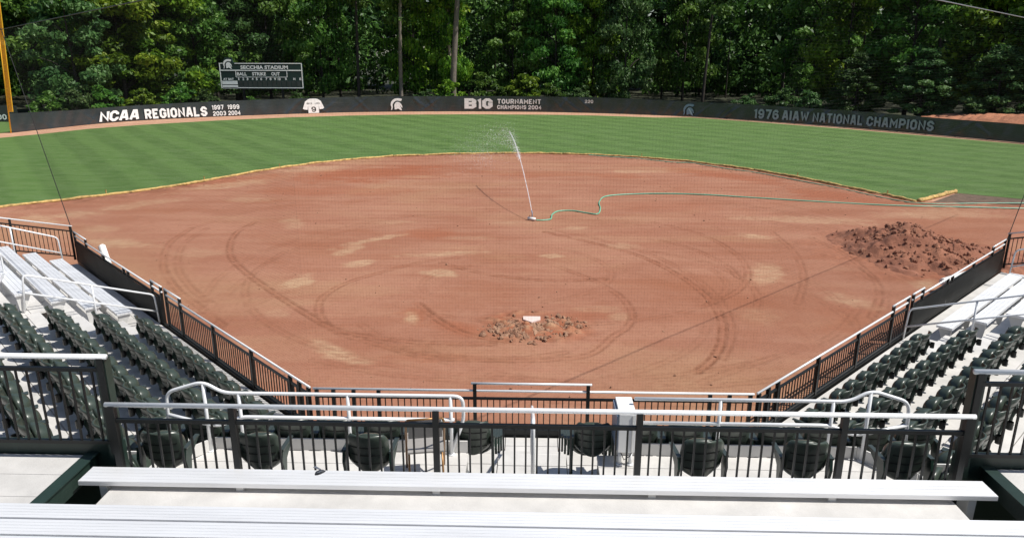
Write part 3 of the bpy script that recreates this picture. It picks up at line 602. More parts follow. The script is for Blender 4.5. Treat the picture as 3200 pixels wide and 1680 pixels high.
for s, word in ((-1, 'left'), (1, 'right')):
    p = thing('upper_deck', f'{"shaded grey" if s < 0 else "bright sunlit"} raised aluminium deck with dark green edge in the lower {word} corner', 'deck', (0, 0, 0))
    b = MB(); x0, x1 = 4.455, 9
    for i in range(4):
        ya = -11.10 - i * .36; b.box(min(s * x0, s * x1), max(s * x0, s * x1), ya - .355, ya, 2.56, 2.605)
    b.build('deck_planks', M['deck'], p)
    b = MB(); b.box(min(s * 4.34, s * 4.445), max(s * 4.34, s * 4.445), -12.6, -11.05, 2.44, 2.615); b.box(min(s * 4.32, s * 4.445), max(s * 4.32, s * 4.445), -12.6, -11.05, 2.616, 2.63)
    b.build('edge_beam', M['green_steel'], p)
    b = MB(); b.box(min(s * 4.1, s * 9), max(s * 4.1, s * 9), -11.08, -10.98, 2.40, 2.72); b.box(min(s * 4.1, s * 9), max(s * 4.1, s * 9), -11.02, -10.98, 1.2, 2.39); b.build('front_beam', M['green_steel'], p)
    # row steps down between bench tier and deck are dark
def near_bench(x0, x1, y0, z, label, nplk, wd, legs, supz):
    t = thing('bench', label, 'bench', (0, y0, z)); p = MB()
    for k in range(nplk):
        yb = -k * (wd + .022)
        p.box(x0, x1, yb - wd, yb, -.045, -.006)
        nr = 5
        for i in range(nr):
            a = yb - wd + i * wd / nr; p.box(x0 + .001, x1 - .001, a + .001, a + wd / nr - .001, -.0055, 0)
    p.build('seat', M['bench'], t)
    for x in legs:
        s = MB(); s.prism([(-.04, -.047), (-wd + .03, -.047), (-wd + .04, supz - z), (-.09, supz - z)], lambda a, c, dd: (dd, a, c), x - .035, x + .035)
        s.box(x - .05, x + .05, -wd + .02, -.03, -.052, -.0465); s.build('support', M['riser'], t)
near_bench(-4.26, 4.22, -11.30, 2.60, 'long narrow silver bench running across the bottom behind the black railing', 1, .25, [-4.05, -2.75, -.9, 1.1, 2.75, 4.02], 2.13)
near_bench(-9, 9, -12.20, 2.80, 'widest silver bench closest to the viewer filling the bottom edge', 3, .192, [-6, -4, -2, 0, 2, 4, 6], 2.505)

# ------------------------------------------------------------------ stadium seats
def seat_proto():
    t = bpy.data.objects.new('stadium_seat', None); t.empty_display_size = .2; C.objects.link(t)
    # back shell: four curved slats joined at both ends
    nx, nz = 11, 17; v = []; f = []
    zs = np.linspace(.37, .81, nz)
    for z in zs:
        u = (z - .37) / .44; hw = .215 * (1 - .42 * max(0, (.30 - u) / .30) ** 2) * (1 - .22 * max(0, (u - .82) / .18) ** 2)
        for i in range(nx):
            a = i / (nx - 1) * 2 - 1; x = a * hw
            v.append((x, -.02 - .10 * u + .085 * a * a + .018 * (1 - a * a) * math.sin(u * 3.1), z + .014 * (1 - a * a) * (1 if u > .9 else (-1 if u < .08 else 0))))
    for j in range(nz - 1):
        for i in range(nx - 1): f.append((j * nx + i, j * nx + i + 1, (j + 1) * nx + i + 1, (j + 1) * nx + i))
    n = len(v); nb = len(f); v += [(x, y - .022, z) for x, y, z in v]; f += [tuple(n + i for i in q[::-1]) for q in f[:nb]]
    loop = [i for i in range(nx)] + [j * nx + nx - 1 for j in range(1, nz)] + [(nz - 1) * nx + i for i in range(nx - 2, -1, -1)] + [j * nx for j in range(nz - 2, 0, -1)]
    f += [(b_, a_, n + a_, n + b_) for a_, b_ in zip(loop, loop[1:] + loop[:1])]; mi = [0] * len(f)
    for z in (.475, .575, .675):           # dark slots across the back
        u = (z - .37) / .44; pts = []
        for i in range(9):
            a = (i / 8 * 2 - 1) * .80; pts.append((a * .215, -.02 - .10 * u + .085 * a * a + .018 * (1 - a * a) * math.sin(u * 3.1)))
        for p, q in zip(pts, pts[1:]):
            for dy in (-.0245, .0025):
                b_ = len(v); v += [(p[0], p[1] + dy, z - .008), (q[0], q[1] + dy, z - .008), (q[0], q[1] + dy - .0025, z + .008), (p[0], p[1] + dy - .0025, z + .008)]; f.append((b_, b_ + 1, b_ + 2, b_ + 3)); mi.append(1)
    bk = mesh_obj('backrest', v, f, [M['seat'], M['slot']], t, True, mi)
    # tipped-up seat pan: convex underside towards the field
    v = []; f = []; m, k = 14, 7
    for j in range(k + 1):
        th = j / k * math.pi / 2
        for i in range(m):
            ph = 2 * math.pi * i / m; cx, cz = math.cos(ph), math.sin(ph)
            cx = math.copysign(abs(cx) ** .72, cx); cz = math.copysign(abs(cz) ** .8, cz); s = math.cos(th) ** .7
            z0 = .585 + .172 * cz * s; v.append((.200 * cx * s, .035 + .190 * math.sin(th) ** 1.1 * .95 - .12 * (z0 - .575), z0))
    for j in range(k):
        for i in range(m): f.append((j * m + i, (j + 1) * m + i, (j + 1) * m + (i + 1) % m, j * m + (i + 1) % m))
    f.append(tuple(range(m)))
    mesh_obj('seat', v, f, M['seat'], t, True)
    for s in (-1, 1):
        sd = MB(); sd.prism([(-.09, .0), (.09, .0), (.09, .03), (.02, .08), (.005, .30), (.04, .48), (.21, .585), (.21, .604), (-.06, .604), (-.085, .50), (-.045, .36), (-.04, .09), (-.09, .03)], lambda a, c, dd: (dd, a, c), s * .243 - .014, s * .243 + .014)
        sd.build('standard', M['iron'], t)
        ar = MB(); ar.box(s * .243 - .022, s * .243 + .022, -.06, .24, .605, .625); ar.build('armrest', M['arm'], t)
    return t
proto = seat_proto()
cu = MB(); cu.tube([(.243, -.128, .44), (.243, -.128, .55)], .042, 10, False); cu.tube([(.243, -.128, .44), (.243, -.128, .445)], .041, 10); cu.box(.225, .261, -.09, -.05, .47, .53)
cup_mesh = cu.build('cup_holder', M['cup']); cup_me = cup_mesh.data; bpy.data.objects.remove(cup_mesh)
used = [False]
def put_seat(loc, rz, label, group, cup=True):
    if not used[0]: o = proto; used[0] = True
    else:
        o = proto.copy(); C.objects.link(o)
        for ch in proto.children:
            if ch.name.startswith('cup_holder'): continue
            c = ch.copy(); C.objects.link(c); c.parent = o
            if ch.name.startswith('seat'):        # each pan hangs a little differently
                q = Matrix.Rotation(R(rng.normal(-1, 3.5)), 3, 'X'); hinge = Vector((0, 0, .45)); c.rotation_euler = q.to_euler(); c.location = hinge - q @ hinge
    o.location = loc; o.rotation_euler = (0, 0, rz + R(rng.normal(0, .8))); tag(o, label, 'seat', group)
    if cup:
        c = bpy.data.objects.new('cup_holder', cup_me); C.objects.link(c); c.parent = o
    return o
ROWN = ['front', 'second', 'third', 'fourth', 'fifth', 'sixth']
for side, word, rz, tf in (('L', 'left', -R(45), 5.62), ('R', 'right', R(45), 5.08)):
    for r in range(1, 7):
        tmin = (-.03, -.36, -.70, -2.1, -2.1, -2.1)[r - 1]; k = 0; tt = tf
        while tt > tmin:
            p = W(side, tt, .885 + .79 * (r - 1), ZR(r)); q = p + Vector((0, 0, .6))
            if in_frame(q): put_seat(p, rz, f'{ordn(k)} green folding seat from the aisle, {ROWN[r - 1]} row of the {word} stand', f'folding seats in the {word} stand')
            k += 1; tt -= .535
CB = [1.06, 1.86, 2.62, 3.34]
for r in (1, 2, 3, 4):
    for s, word in ((-1, 'left'), (1, 'right')):
        x = .71; k = 0
        while x < 3.69 + .414 * CB[r - 1] - .32:
            put_seat((s * x, -6.36 - CB[r - 1], CZ(r)), 0, f'{ordn(k)} green seat {word} of the central steps, {ROWN[r - 1]} row behind the plate', 'folding seats behind home plate', False)
            k += 1; x += .535
for i, x in enumerate([-3.80, -2.80, -1.68, 1.70, 2.74, 3.74]):
    lab = ['leftmost single green seat on the walkway beside the left corner post', 'second single green seat from the left on the walkway', 'single green seat on the walkway left of the bronze folding chair', 'single green seat on the walkway, first one right of the white cabinet', 'single green seat on the walkway, second one right of the white cabinet', 'rightmost single green seat on the walkway beside the right corner post'][i]
    put_seat((x, -10.83, PZ), R(rng.normal(0, 2)), lab, 'single seats spaced along the walkway', False)

def folding_chair():
    t = thing('folding_chair', 'grey folding chair with bronze tube frame standing on the walkway', 'folding chair', (-1.16, -10.42, PZ), R(10))
    b = MB()
    for s in (-1, 1):
        b.tube(fillet([(s * .21, .30, .0), (s * .20, -.16, .78), (s * .18, -.19, .84)], .05), .013, 8)
        b.tube([(s * .18, -.26, .0), (s * .18, .20, .46)], .012, 8)
    b.tube([(-.18, -.19, .84), (.18, -.19, .84)], .013, 8); b.tube([(-.20, .12, .31), (.20, .12, .31)], .009, 6); b.tube([(-.18, -.16, .12), (.18, -.16, .12)], .009, 6)
    b.build('frame', M['bronze'], t, True)
    b = MB(); b.hexa([(-.18, -.145, .60), (.18, -.145, .60), (.18, -.125, .60), (-.18, -.125, .60), (-.17, -.20, .82), (.17, -.20, .82), (.17, -.18, .82), (-.17, -.18, .82)]); b.build('backrest', M['chair_pad'], t)
    b = MB(); b.hexa([(-.19, -.16, .425), (.19, -.16, .425), (.20, .24, .445), (-.20, .24, .445), (-.19, -.16, .445), (.19, -.16, .445), (.20, .24, .465), (-.20, .24, .465)]); b.build('seat', M['chair_pad'], t)
folding_chair()
def cabinet():
    t = thing('cabinet', 'tall narrow white cabinet on pipe legs standing beside the central steps', 'cabinet', (1.05, -9.90, PZ))
    b = MB(); b.box(-.095, .095, -.22, .22, .20, .675); o = b.build('housing', M['box'], t); bv = o.modifiers.new('bevel', 'BEVEL'); bv.width = .008; bv.segments = 2
    b = MB(); b.box(-.118, -.098, -.20, .21, .22, .64); b.build('side_panel', M['box_side'], t)
    b = MB(); b.box(.05, .06, -.228, -.2205, .21, .66); b.build('trim', M['riser'], t)
    for x, y in ((-.06, -.14), (.06, -.14), (.0, .14)):
        b = MB(); b.tube([(x, y, .0), (x, y, .198)], .022, 8); b.tube([(x, y, 0.001), (x, y, .02)], .04, 8); b.build('leg', M['pipe'], t, True)
    b = MB(); b.tube([(-.06, -.16, .19), (-.02, -.20, .10), (.05, -.17, .13), (.08, -.16, .19)], .006, 5); b.build('cable', M['cable'], t)
cabinet()

# ------------------------------------------------------------------ railings and fences
def rail(label, paths, posts, group='white pipe handrails', r=.021):
    t = thing('handrail', label, 'handrail', (0, 0, 0), 0, group)
    for P in paths:
        b = MB(); b.tube(fillet(P, .11), r, 9); b.build('rail', M['pipe'], t, True)
    for a, c in posts:
        b = MB(); b.tube([a, c], r, 9); b.tube([Vector(a), Vector(a) + Vector((0, 0, .012))], r * 2, 9); b.build('post', M['pipe'], t, True)
    return t
for side, word, t0 in (('L', 'left', 7.28), ('R', 'right', 6.62)):
    T = lambda n, z, t=t0: W(side, t, n, z)
    rail(f'white pipe handrail climbing the aisle between seats and benches of the {word} stand',
         [[T(.06, .26), T(.10, .97), T(2.60, 1.98), T(2.68, 1.18)], [T(.08, .55), T(2.62, 1.58)]], [(T(1.36, .56), T(1.36, 1.47))])
for side, word, t0 in (('L', 'left', 13.75), ('R', 'right', 12.95)):
    T = lambda n, z, t=t0: W(side, t, n, z)
    rail(f'white pipe handrail at the far end of the {word} stand benches', [[T(.55, .27), T(.60, 1.27), T(3.6, 2.55)], [T(.58, .80), T(3.6, 2.05)]], [(T(1.7, .86), T(1.7, 1.73))])
T = lambda t, n, z: W('L', t, n, z)
rail('white square-cornered guard rail at the upper left above the benches', [[T(9.4, 2.62, 1.05), T(9.4, 2.62, 2.0), T(6.0, 3.35, 2.45)], [T(9.4, 2.62, 2.0), T(10.2, 3.6, 2.75)], [T(9.4, 2.62, 1.55), T(6.0, 3.35, 2.0)]], [(T(9.95, 3.25, 1.2), T(9.95, 3.25, 2.48))])
for s, word, xa in ((-1, 'left', .90), (1, 'right', 1.15)):
    y = -9.88; Q = lambda x, z: (s * x, y, z)
    ps = [(Q(2.12, PZ), Q(2.12, 2.70)), (Q(3.38, PZ), Q(3.38, 2.70)), (Q(3.78, PZ), Q(3.78, 2.82))]
    top = [Q(xa, 2.70), Q(3.56, 2.70), Q(3.78, 2.84), Q(4.22, 2.70), Q(4.26, PZ)]
    mid = [Q(xa, 2.40), Q(3.40, 2.40), (s * 3.62, y, 2.28), (s * 3.8, y, 2.30), Q(4.24, 2.42)]
    if s < 0: ps.append((Q(.94, PZ), Q(.94, 2.70))); top = [Q(.94, 2.0), (s * .80, y + .06, 2.36), (s * .80, y, 2.70)] + top[1:]
    rail(f'white pipe guard rail along the front of the walkway, {word} of the steps', [top, mid], ps)
rail('white centre handrail running down the middle of the central steps', [[(0, -10.74, PZ), (0, -10.74, 2.86), (0, -10.4, 2.72), (0, -7.2, 1.22), (0, -7.1, .28)]], [((0, -8.75, 1.09), (0, -8.75, 1.93))])

def fence(name, label, P, zb, zt, zp, posts, uppers=(), screen=None, dz=0.0, group='black picket fences', r=.021, ptop=None, tall=()):
    """P(d) -> Vector xy along the fence, d in posts range; dz = climb per metre"""
    t = thing(name, label, 'fence', (0, 0, 0), 0, group); d0, d1 = posts[0], posts[-1]
    Q = lambda d, z: Vector((P(d).x, P(d).y, z + dz * (d - d0)))
    for d in posts:
        b = MB(); top = zp - .015 if d not in tall else zp + .125
        nrm = (Q(d + .01, 0) - Q(d, 0)).normalized()
        b.bar(Q(d, zb - .06), Q(d, top), .058, .058, nrm); b.build('post', M['black'], t)
    for nm, z, h in (('top_rail', zt, .038), ('bottom_rail', zb + .05, .035)):
        b = MB()
        for a, c in zip(posts, posts[1:]):
            if c - a > .05: b.bar(Q(a + .03, z), Q(c - .03, z), .036, h)
        b.build(nm, M['black'], t)
    b = MB()
    for a, c in zip(posts, posts[1:]):
        n = max(1, int(round((c - a) / .107)))
        for i in range(1, n):
            d = a + (c - a) * i / n; nrm = (Q(d + .01, 0) - Q(d, 0)).normalized()
            b.bar(Q(d, zb + .055), Q(d, zt), .017, .017, nrm)
    b.build('pickets', M['black'], t)
    b = MB(); b.tube([Q(d0 - .06, zp), Q(d1 + .06, zp)], r, 9); b.build('pipe', M['pipe'], t, True)
    for a, c in uppers:
        b = MB(); b.tube([Q(a - .06, zp + .13), Q(c + .06, zp + .13)], r, 9); b.build('upper_pipe', M['pipe'], t, True)
    if screen:
        v = []; f = []; n = int((d1 - d0) / .25) + 1; k = 5
        for i in range(n + 1):
            d = d0 + (d1 - d0) * i / n; nr = Vector((-(P(d + .01) - P(d)).y, (P(d + .01) - P(d)).x, 0)).normalized()
            for j in range(k): v.append(Q(d, zb + .02 + (zt - zb - .02) * j / (k - 1)) + nr * (screen + rng.normal(0, .006)))
        for i in range(n):
            for j in range(k - 1): f.append((i * k + j, (i + 1) * k + j, (i + 1) * k + j + 1, i * k + j + 1))
        mesh_obj('windscreen', v, f, M['screen'], t, True)
    return t
fence('picket_fence', 'black picket fence with silver pipe directly behind home plate', lambda d: Vector((d, -6.36, 0)), .30, .93, 1.07, [-3.60, -3.32, -2.98, -2.56, -.95, .93, 2.94, 3.26, 3.60], [(-.95, .93)], tall=(-.95, .93))
for side, word in (('L', 'left'), ('R', 'right')):
    PP = lambda d, s=side: W(s, d, 0, 0)
    fence('picket_fence', f'black picket fence sloping away beside the green seats on the {word}', PP, .30, .93, 1.07, [.10, .42, .75, 2.3, 4.1, 5.9, 6.78], [(5.9, 6.78)], tall=(5.9, 6.78))
    fence('screened_fence', f'black screened fence with silver pipe beside the {word} benches', PP, .30, .93, 1.07, [7.08, 7.7, 9.5, 9.85, 11.6, 13.3, 14.5], [(7.08, 7.7), (13.3, 14.5)], screen=(.038 if side == 'L' else -.038), tall=(7.08, 7.7, 13.3, 14.5))
    PE = lambda d, s=side: W(s, 14.62, d, 0)
    fence('end_fence', f'black picket end fence closing the far end of the {word} benches', PE, .38, 1.22, 1.38, [.06, 1.55, 3.05, 4.6], dz=.30)
px = [-4.0, -2.85, -.92, .99, 2.88, 4.0]
fence('near_railing', 'black picket railing with white pipe between walkway and nearest bench', lambda d: Vector((d, -11.27, 0)), 2.14, 3.085, 3.25, px, group='near black railings', r=.024)
fence('near_railing', 'raised black picket railing panel at the lower left edge', lambda d: Vector((d, -11.16, 0)), 2.74, 3.56, 3.69, [-8.0, -6.0, -4.10], group='near black railings', r=.026)
fence('near_railing', 'raised black picket railing panel at the lower right edge', lambda d: Vector((d, -11.16, 0)), 2.74, 3.53, 3.65, [4.10, 6.0, 8.0], group='near black railings', r=.026)
for s, word in ((-1, 'left'), (1, 'right')):
    b = MB(); b.box(min(s * 4.06, s * 4.16), max(s * 4.06, s * 4.16), -11.17, -11.07, 1.9, 3.66); tag(b.build('corner_post', M['green_steel']), f'thick dark green corner post at the {word} end of the near railing', 'post')

# ------------------------------------------------------------------ backstop net
def net():
    t = thing('backstop_net', 'fine black backstop netting hung between overhead cables behind home plate', 'net', (0, 0, 0))
    cw = .00052; V = []
    def cord(a, b):
        a, b = np.array(a, float), np.array(b, float); d = b - a; d /= np.linalg.norm(d); u = np.cross(d, [.3, .5, .8]); u /= np.linalg.norm(u); w_ = np.cross(d, u)
        P = [u * cw, (-.5 * u + .87 * w_) * cw, (-.5 * u - .87 * w_) * cw]
        for i in range(3): j = (i + 1) % 3; V.append([a + P[i], a + P[j], b + P[j], b + P[i]])
    g = .051; zt = lambda d: 7.52 - .012 * d * 1.6
    for x in np.arange(-3.69, 3.7, g): cord((x, -6.36, 1.08), (x, -6.36, 7.55))
    for z in np.arange(1.08, 7.56, g): cord((-3.69, -6.36, z), (3.69, -6.36, z))
    ed = lambda z: 14.6 + (z - 1.1) * .84          # slanting outer rope
    for s in 'LR':
        for d in np.arange(.02, 19.8, g):
            z0 = 1.08 if d < 14.6 else 1.1 + (d - 14.6) / .84
            z1 = zt(d)
            if z1 > z0: cord(W(s, d, 0, z0), W(s, d, 0, z1))
        for z in np.arange(1.08, 7.5, g):
            e = min(ed(z), 19.8); e = min(e, (7.52 - z) / .0192 if z > 7.14 else e)
            if e > .1: cord(W(s, .0, 0, z), W(s, e, 0, z))
    quads_obj('mesh', np.array(V), 4, M['cord'], t)
    for s, m in (('L', 'cable'), ('R', 'cable_light')):
        b = MB(); b.tube([W(s, d, 0, zt(d) + .02) for d in np.linspace(-.5, 26, 30)], .011, 6); b.build('top_cable', M[m], t)
        b = MB(); b.tube([W(s, ed(z), 0, z) for z in np.linspace(1.1, 7.2, 12)], .012, 6); b.build('edge_rope', M['cord'], t)
net()

# ------------------------------------------------------------------ outfield fence and its lettering
HS = [(0, 1.58), (6.9, 1.40), (12.6, 1.46), (19.2, 1.55), (27.6, 1.64), (38.9, 1.72), (56, 1.72), (64, 1.71), (73, 1.56), (80, 1.55), (90.7, 1.50), (97.8, 1.38), (111, 1.36)]
fh = lambda s: float(np.interp(s, [a for a, _ in HS], [b for _, b in HS]))
of = thing('outfield_fence', 'long black vinyl covered outfield fence printed with white lettering', 'fence', (0, 0, 0))
def fence_screen():
    n = int(FL[-1] / .16); k = 14; v = []; f = []; r = np.random.default_rng(4)
    ph = r.random(40) * 6.28; crease = [(r.random() * FL[-1], r.random() * .9 - .2, r.choice([-1, 1]) * (.6 + .8 * r.random()), .6 + .8 * r.random()) for _ in range(46)]
    for i in range(n + 1):
        s = FL[-1] * i / n; p = fpt(s); q = fnrm(s); h = fh(s) - .03 * abs(math.sin(s * math.pi / 2.4)) ** 2
        for j in range(k):
            z = .03 + (h - .03) * j / (k - 1); u = j / (k - 1)
            off = .018 * math.sin(s * 2.6 + ph[0] + u * 2) + .012 * math.sin(s * 5.3 - u * 4) + r.normal(0, .002)
            for cs, cu, sl, ln in crease:
                if abs(s - cs) < 1.6:
                    dd = abs((u - cu) * 1.4 - (s - cs) / sl * .8)
                    off += .075 * math.exp(-(dd / .08) ** 2) * math.exp(-((s - cs) / ln) ** 2)
            v.append((p[0] + q[0] * off, p[1] + q[1] * off, z))
    for i in range(n):
        for j in range(k - 1): f.append((i * k + j, (i + 1) * k + j, (i + 1) * k + j + 1, i * k + j + 1))
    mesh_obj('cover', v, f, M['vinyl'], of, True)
    b = MB()
    b.tube([(*(fpt(s) - fnrm(s) * .05), fh(s) - .02) for s in np.arange(0, FL[-1], 1.2)], .022, 6); b.build('top_rail', M['black'], of)
    for s in np.arange(.2, FL[-1], 2.4):
        p = fpt(s) - fnrm(s) * .07; b = MB(); b.tube([(*p, -.02), (*p, fh(s))], .03, 6); b.build('post', M['black'], of)
fence_screen()
def text_mesh(s, bold=.0, shear=0, space=1.0):
    cu = bpy.data.curves.new('t', 'FONT'); cu.body = s; cu.offset = bold; cu.shear = shear; cu.space_character = space; cu.resolution_u = 3
    o = bpy.data.objects.new('t', cu); C.objects.link(o); dg = bpy.context.evaluated_depsgraph_get()
    me = bpy.data.meshes.new_from_object(o.evaluated_get(dg)); bpy.data.objects.remove(o); bpy.data.curves.remove(cu)
    v = np.array([p.co[:2] for p in me.vertices]); f = [tuple(p.vertices) for p in me.polygons]; bpy.data.meshes.remove(me)
    lo, hi = v.min(0), v.max(0); return (v - lo) / (hi - lo), f
GL = {'O': (3, [[(1, 0), (2, 0), (3, 1), (3, 4), (2, 5), (1, 5), (0, 4), (0, 1), (1, 0)]]), 'C': (3, [[(3, 1.7), (3, 1), (2, 0), (1, 0), (0, 1), (0, 4), (1, 5), (2, 5), (3, 4), (3, 3.3)]]),
 'G': (3, [[(3, 3.5), (3, 4), (2, 5), (1, 5), (0, 4), (0, 1), (1, 0), (2, 0), (3, 1), (3, 2.3), (1.7, 2.3)]]), 'A': (3.2, [[(0, -.5), (1.15, 5), (2.05, 5), (3.2, -.5)], [(.5, 1.4), (2.7, 1.4)]]),
 'B': (3, [[(0, 0), (0, 5), (2.2, 5), (3, 4.3), (3, 3.3), (2.3, 2.6), (3, 1.9), (3, .7), (2.2, 0), (0, 0)], [(0, 2.6), (2.3, 2.6)]]), 'E': (2.6, [[(2.9, 0), (0, 0), (0, 5), (2.9, 5)], [(0, 2.5), (2.2, 2.5)]]),
 'H': (3, [[(0, -.5), (0, 5.5)], [(3, -.5), (3, 5.5)], [(0, 2.5), (3, 2.5)]]), 'I': (0, [[(0, -.5), (0, 5.5)]]), 'L': (2.6, [[(0, 5.5), (0, 0), (2.9, 0)]]), 'M': (3.8, [[(0, -.5), (0, 5), (1.9, 1.8), (3.8, 5), (3.8, -.5)]]),
 'N': (3.1, [[(0, -.5), (0, 5), (3.1, 0), (3.1, 5.5)]]), 'P': (3, [[(0, -.5), (0, 5), (2.2, 5), (3, 4.2), (3, 2.9), (2.2, 2.1), (0, 2.1)]]), 'R': (3, [[(0, -.5), (0, 5), (2.2, 5), (3, 4.2), (3, 3.1), (2.2, 2.3), (0, 2.3)], [(1.6, 2.3), (3, -.5)]]),
 'S': (3, [[(3, 3.6), (3, 4), (2, 5), (1, 5), (0, 4), (0, 3.4), (.8, 2.6), (2.2, 2.4), (3, 1.6), (3, 1), (2, 0), (1, 0), (0, 1), (0, 1.4)]]), 'T': (3, [[(1.5, -.5), (1.5, 5)], [(-.4, 5), (3.4, 5)]]), 'U': (3, [[(0, 5.5), (0, 1), (1, 0), (2, 0), (3, 1), (3, 5.5)]]),
 'W': (4.4, [[(0, 5.5), (1.0, 0), (2.2, 3.6), (3.4, 0), (4.4, 5.5)]]), '0': (3, [[(1, 0), (2, 0), (3, 1), (3, 4), (2, 5), (1, 5), (0, 4), (0, 1), (1, 0)]]), '1': (1.2, [[(0, 4.1), (1.2, 5), (1.2, -.5)]]),
 '2': (3, [[(0, 3.5), (0, 4), (1, 5), (2, 5), (3, 4), (3, 3), (0, .6), (0, 0), (3.4, 0)]]), '3': (3, [[(0, 4), (1, 5), (2, 5), (3, 4), (3, 3.3), (2.2, 2.6), (3, 1.9), (3, 1), (2, 0), (1, 0), (0, 1)], [(1.2, 2.6), (2.2, 2.6)]]),
 '4': (3, [[(2.3, -.5), (2.3, 5), (0, 1.7), (3.4, 1.7)]]), '6': (3, [[(3, 4), (2, 5), (1, 5), (0, 4), (0, 1), (1, 0), (2, 0), (3, 1), (3, 2), (2.2, 2.8), (0, 2.8)]]), '7': (3, [[(-.4, 5), (3, 5), (1.2, -.5)]]),
 '9': (3, [[(0, 1), (1, 0), (2, 0), (3, 1), (3, 4), (2, 5), (1, 5), (0, 4), (0, 3), (.8, 2.2), (3, 2.2)]])}
def block_text(s, th=1.15, shear=0, gap=.75, hx=1.0):
    """athletic block capitals built from mitred strokes"""
    v = []; f = []; x0 = 0; li = 0
    for ch in s:
        if ch == ' ': x0 += 2.2; continue
        wd, strokes = GL[ch]
        for P in strokes:
            li += 1; P = [np.array(p, float) * (hx, 1) + (x0, 0) for p in P]; n = len(P); closed = np.allclose(P[0], P[-1]); Ls = []; Rs = []
            if closed: P = P[:-1]; n -= 1
            for i in range(n):
                a = P[i - 1] if (i or closed) else None; c = P[(i + 1) % n] if (i < n - 1 or closed) else None
                d1 = (P[i] - a) / np.linalg.norm(P[i] - a) if a is not None else None; d2 = (c - P[i]) / np.linalg.norm(c - P[i]) if c is not None else None
                d1 = d2 if d1 is None else d1; d2 = d1 if d2 is None else d2; n1 = np.array([-d1[1], d1[0]]); n2 = np.array([-d2[1], d2[0]]); m_ = n1 + n2; m_ /= np.linalg.norm(m_); m_ = m_ / max(.5, m_ @ n1) * th / 2
                Ls.append(P[i] + m_); Rs.append(P[i] - m_)
            b = len(v)
            for l, r_ in zip(Ls, Rs): v += [(*l, li), (*r_, li)]
            for i in range(n if closed else n - 1): j = (i + 1) % n; f.append((b + 2 * i + 1, b + 2 * j + 1, b + 2 * j, b + 2 * i))
        x0 += wd * hx + th + gap
    v = np.array(v); v[:, 1] = np.clip(v[:, 1], -th / 2, 5 + th / 2); v[:, 0] += v[:, 1] * shear
    lo, hi = v[:, :2].min(0), v[:, :2].max(0); v[:, :2] = (v[:, :2] - lo) / (hi - lo); return v, f
def on_fence(name, v, f, s0, s1, z0, z1, m, off=.125, z0b=None, z1b=None):
    z0b = z0 if z0b is None else z0b; z1b = z1 if z1b is None else z1b; P = []
    for x, y, *li in v:
        s = s0 + (s1 - s0) * x; p = fpt(s) + fnrm(s) * (off + (li[0] * .0007 if li else 0)); a = z0 + (z0b - z0) * x; b = z1 + (z1b - z1) * x
        P.append((p[0], p[1], a + (b - a) * y))
    return mesh_obj(name, P, f, m, of)
def lettering(s, s0, s1, z0, z1, m='white', th=1.2, shear=0, gap=.75, hx=1.0, **k):
    v, f = block_text(s, th, shear, gap, hx); return on_fence('lettering', v, f, s0, s1, z0, z1, M[m], **k)
lettering('NCAA', 8.69, 12.65, .13, 1.11, th=1.5, shear=.22, gap=.25, hx=1.15)
lettering('REGIONALS', 13.25, 19.3, .12, 1.07, th=1.45, gap=.6, z0b=.10, z1b=1.10)
lettering('1997', 19.8, 20.98, .72, 1.19, th=1.15); lettering('1999', 21.35, 22.55, .72, 1.19, th=1.15); lettering('2003', 19.85, 21.15, .10, .56, th=1.15); lettering('2004', 21.38, 22.6, .10, .56, th=1.15)
lettering('B', 47.25, 48.62, .32, 1.48, th=1.75); lettering('1', 48.74, 49.18, .32, 1.48, th=1.6); lettering('G', 49.30, 50.5, .32, 1.48, th=1.75)
lettering('TOURNAMENT', 51.05, 56.03, .88, 1.42, th=1.3); lettering('CHAMPIONS 2004', 51.02, 56.08, .29, .74, th=1.25)
lettering('220', 61.05, 62.0, 1.08, 1.45, th=1.3)
lettering('1976', 79.98, 82.58, .26, 1.20, 'bluegrey', 1.35); lettering('AIAW', 82.92, 85.6, .29, 1.20, 'bluegrey', 1.35)
lettering('NATIONAL', 85.98, 90.68, .29, 1.18, 'bluegrey', 1.35); lettering('CHAMPIONS', 91.06, 96.9, .30, 1.14, 'bluegrey', 1.35)
# jersey emblem
J = [(.37, 1), (.63, 1), (.72, .97), (.86, .84), (1, .36), (.93, .28), (.78, .25), (.755, .50), (.75, 0), (.25, 0), (.245, .50), (.22, .23), (.10, .25), (0, .30), (.12, .80), (.26, .96)]
on_fence('jersey_emblem', np.array(J), [tuple(range(len(J)))], 29.16, 31.48, .04, 1.58, M['white'], .125)
tv, tf_ = text_mesh('BECKSFORD', .01); on_fence('lettering', tv, tf_, 29.62, 31.02, .98, 1.16, M['black'], .130); lettering('9', 30.08, 30.58, .16, .72, 'black', 1.1, off=.130)
CREST = [(.98, .93), (.90, .78), (.80, .76), (.62, .80), (.48, .79), (.33, .70), (.22, .56), (.17, .42), (.185, .30), (.17, .16), (.12, .03), (.03, .0), (.06, .12), (.075, .24), (.03, .38), (.02, .52), (.07, .70), (.19, .86), (.38, .97), (.60, 1.0), (.82, .985)]
HELM = [(.46, .66), (.60, .695), (.74, .66), (.86, .56), (.94, .42), (1.0, .20), (.90, .215), (.85, .34), (.70, .46), (.80, .36), (.86, .22), (.94, -.05), (.80, .01), (.66, .10), (.58, .12), (.46, .05), (.33, .05), (.335, .20), (.31, .34), (.335, .50)]
def helmet(s0, s1, z0, z1, m):
    pts = CREST + HELM; n = len(CREST)
    return on_fence('helmet_emblem', np.array(pts), [tuple(range(n)), tuple(range(n, n + len(HELM)))], s0, s1, z0, z1, M[m])
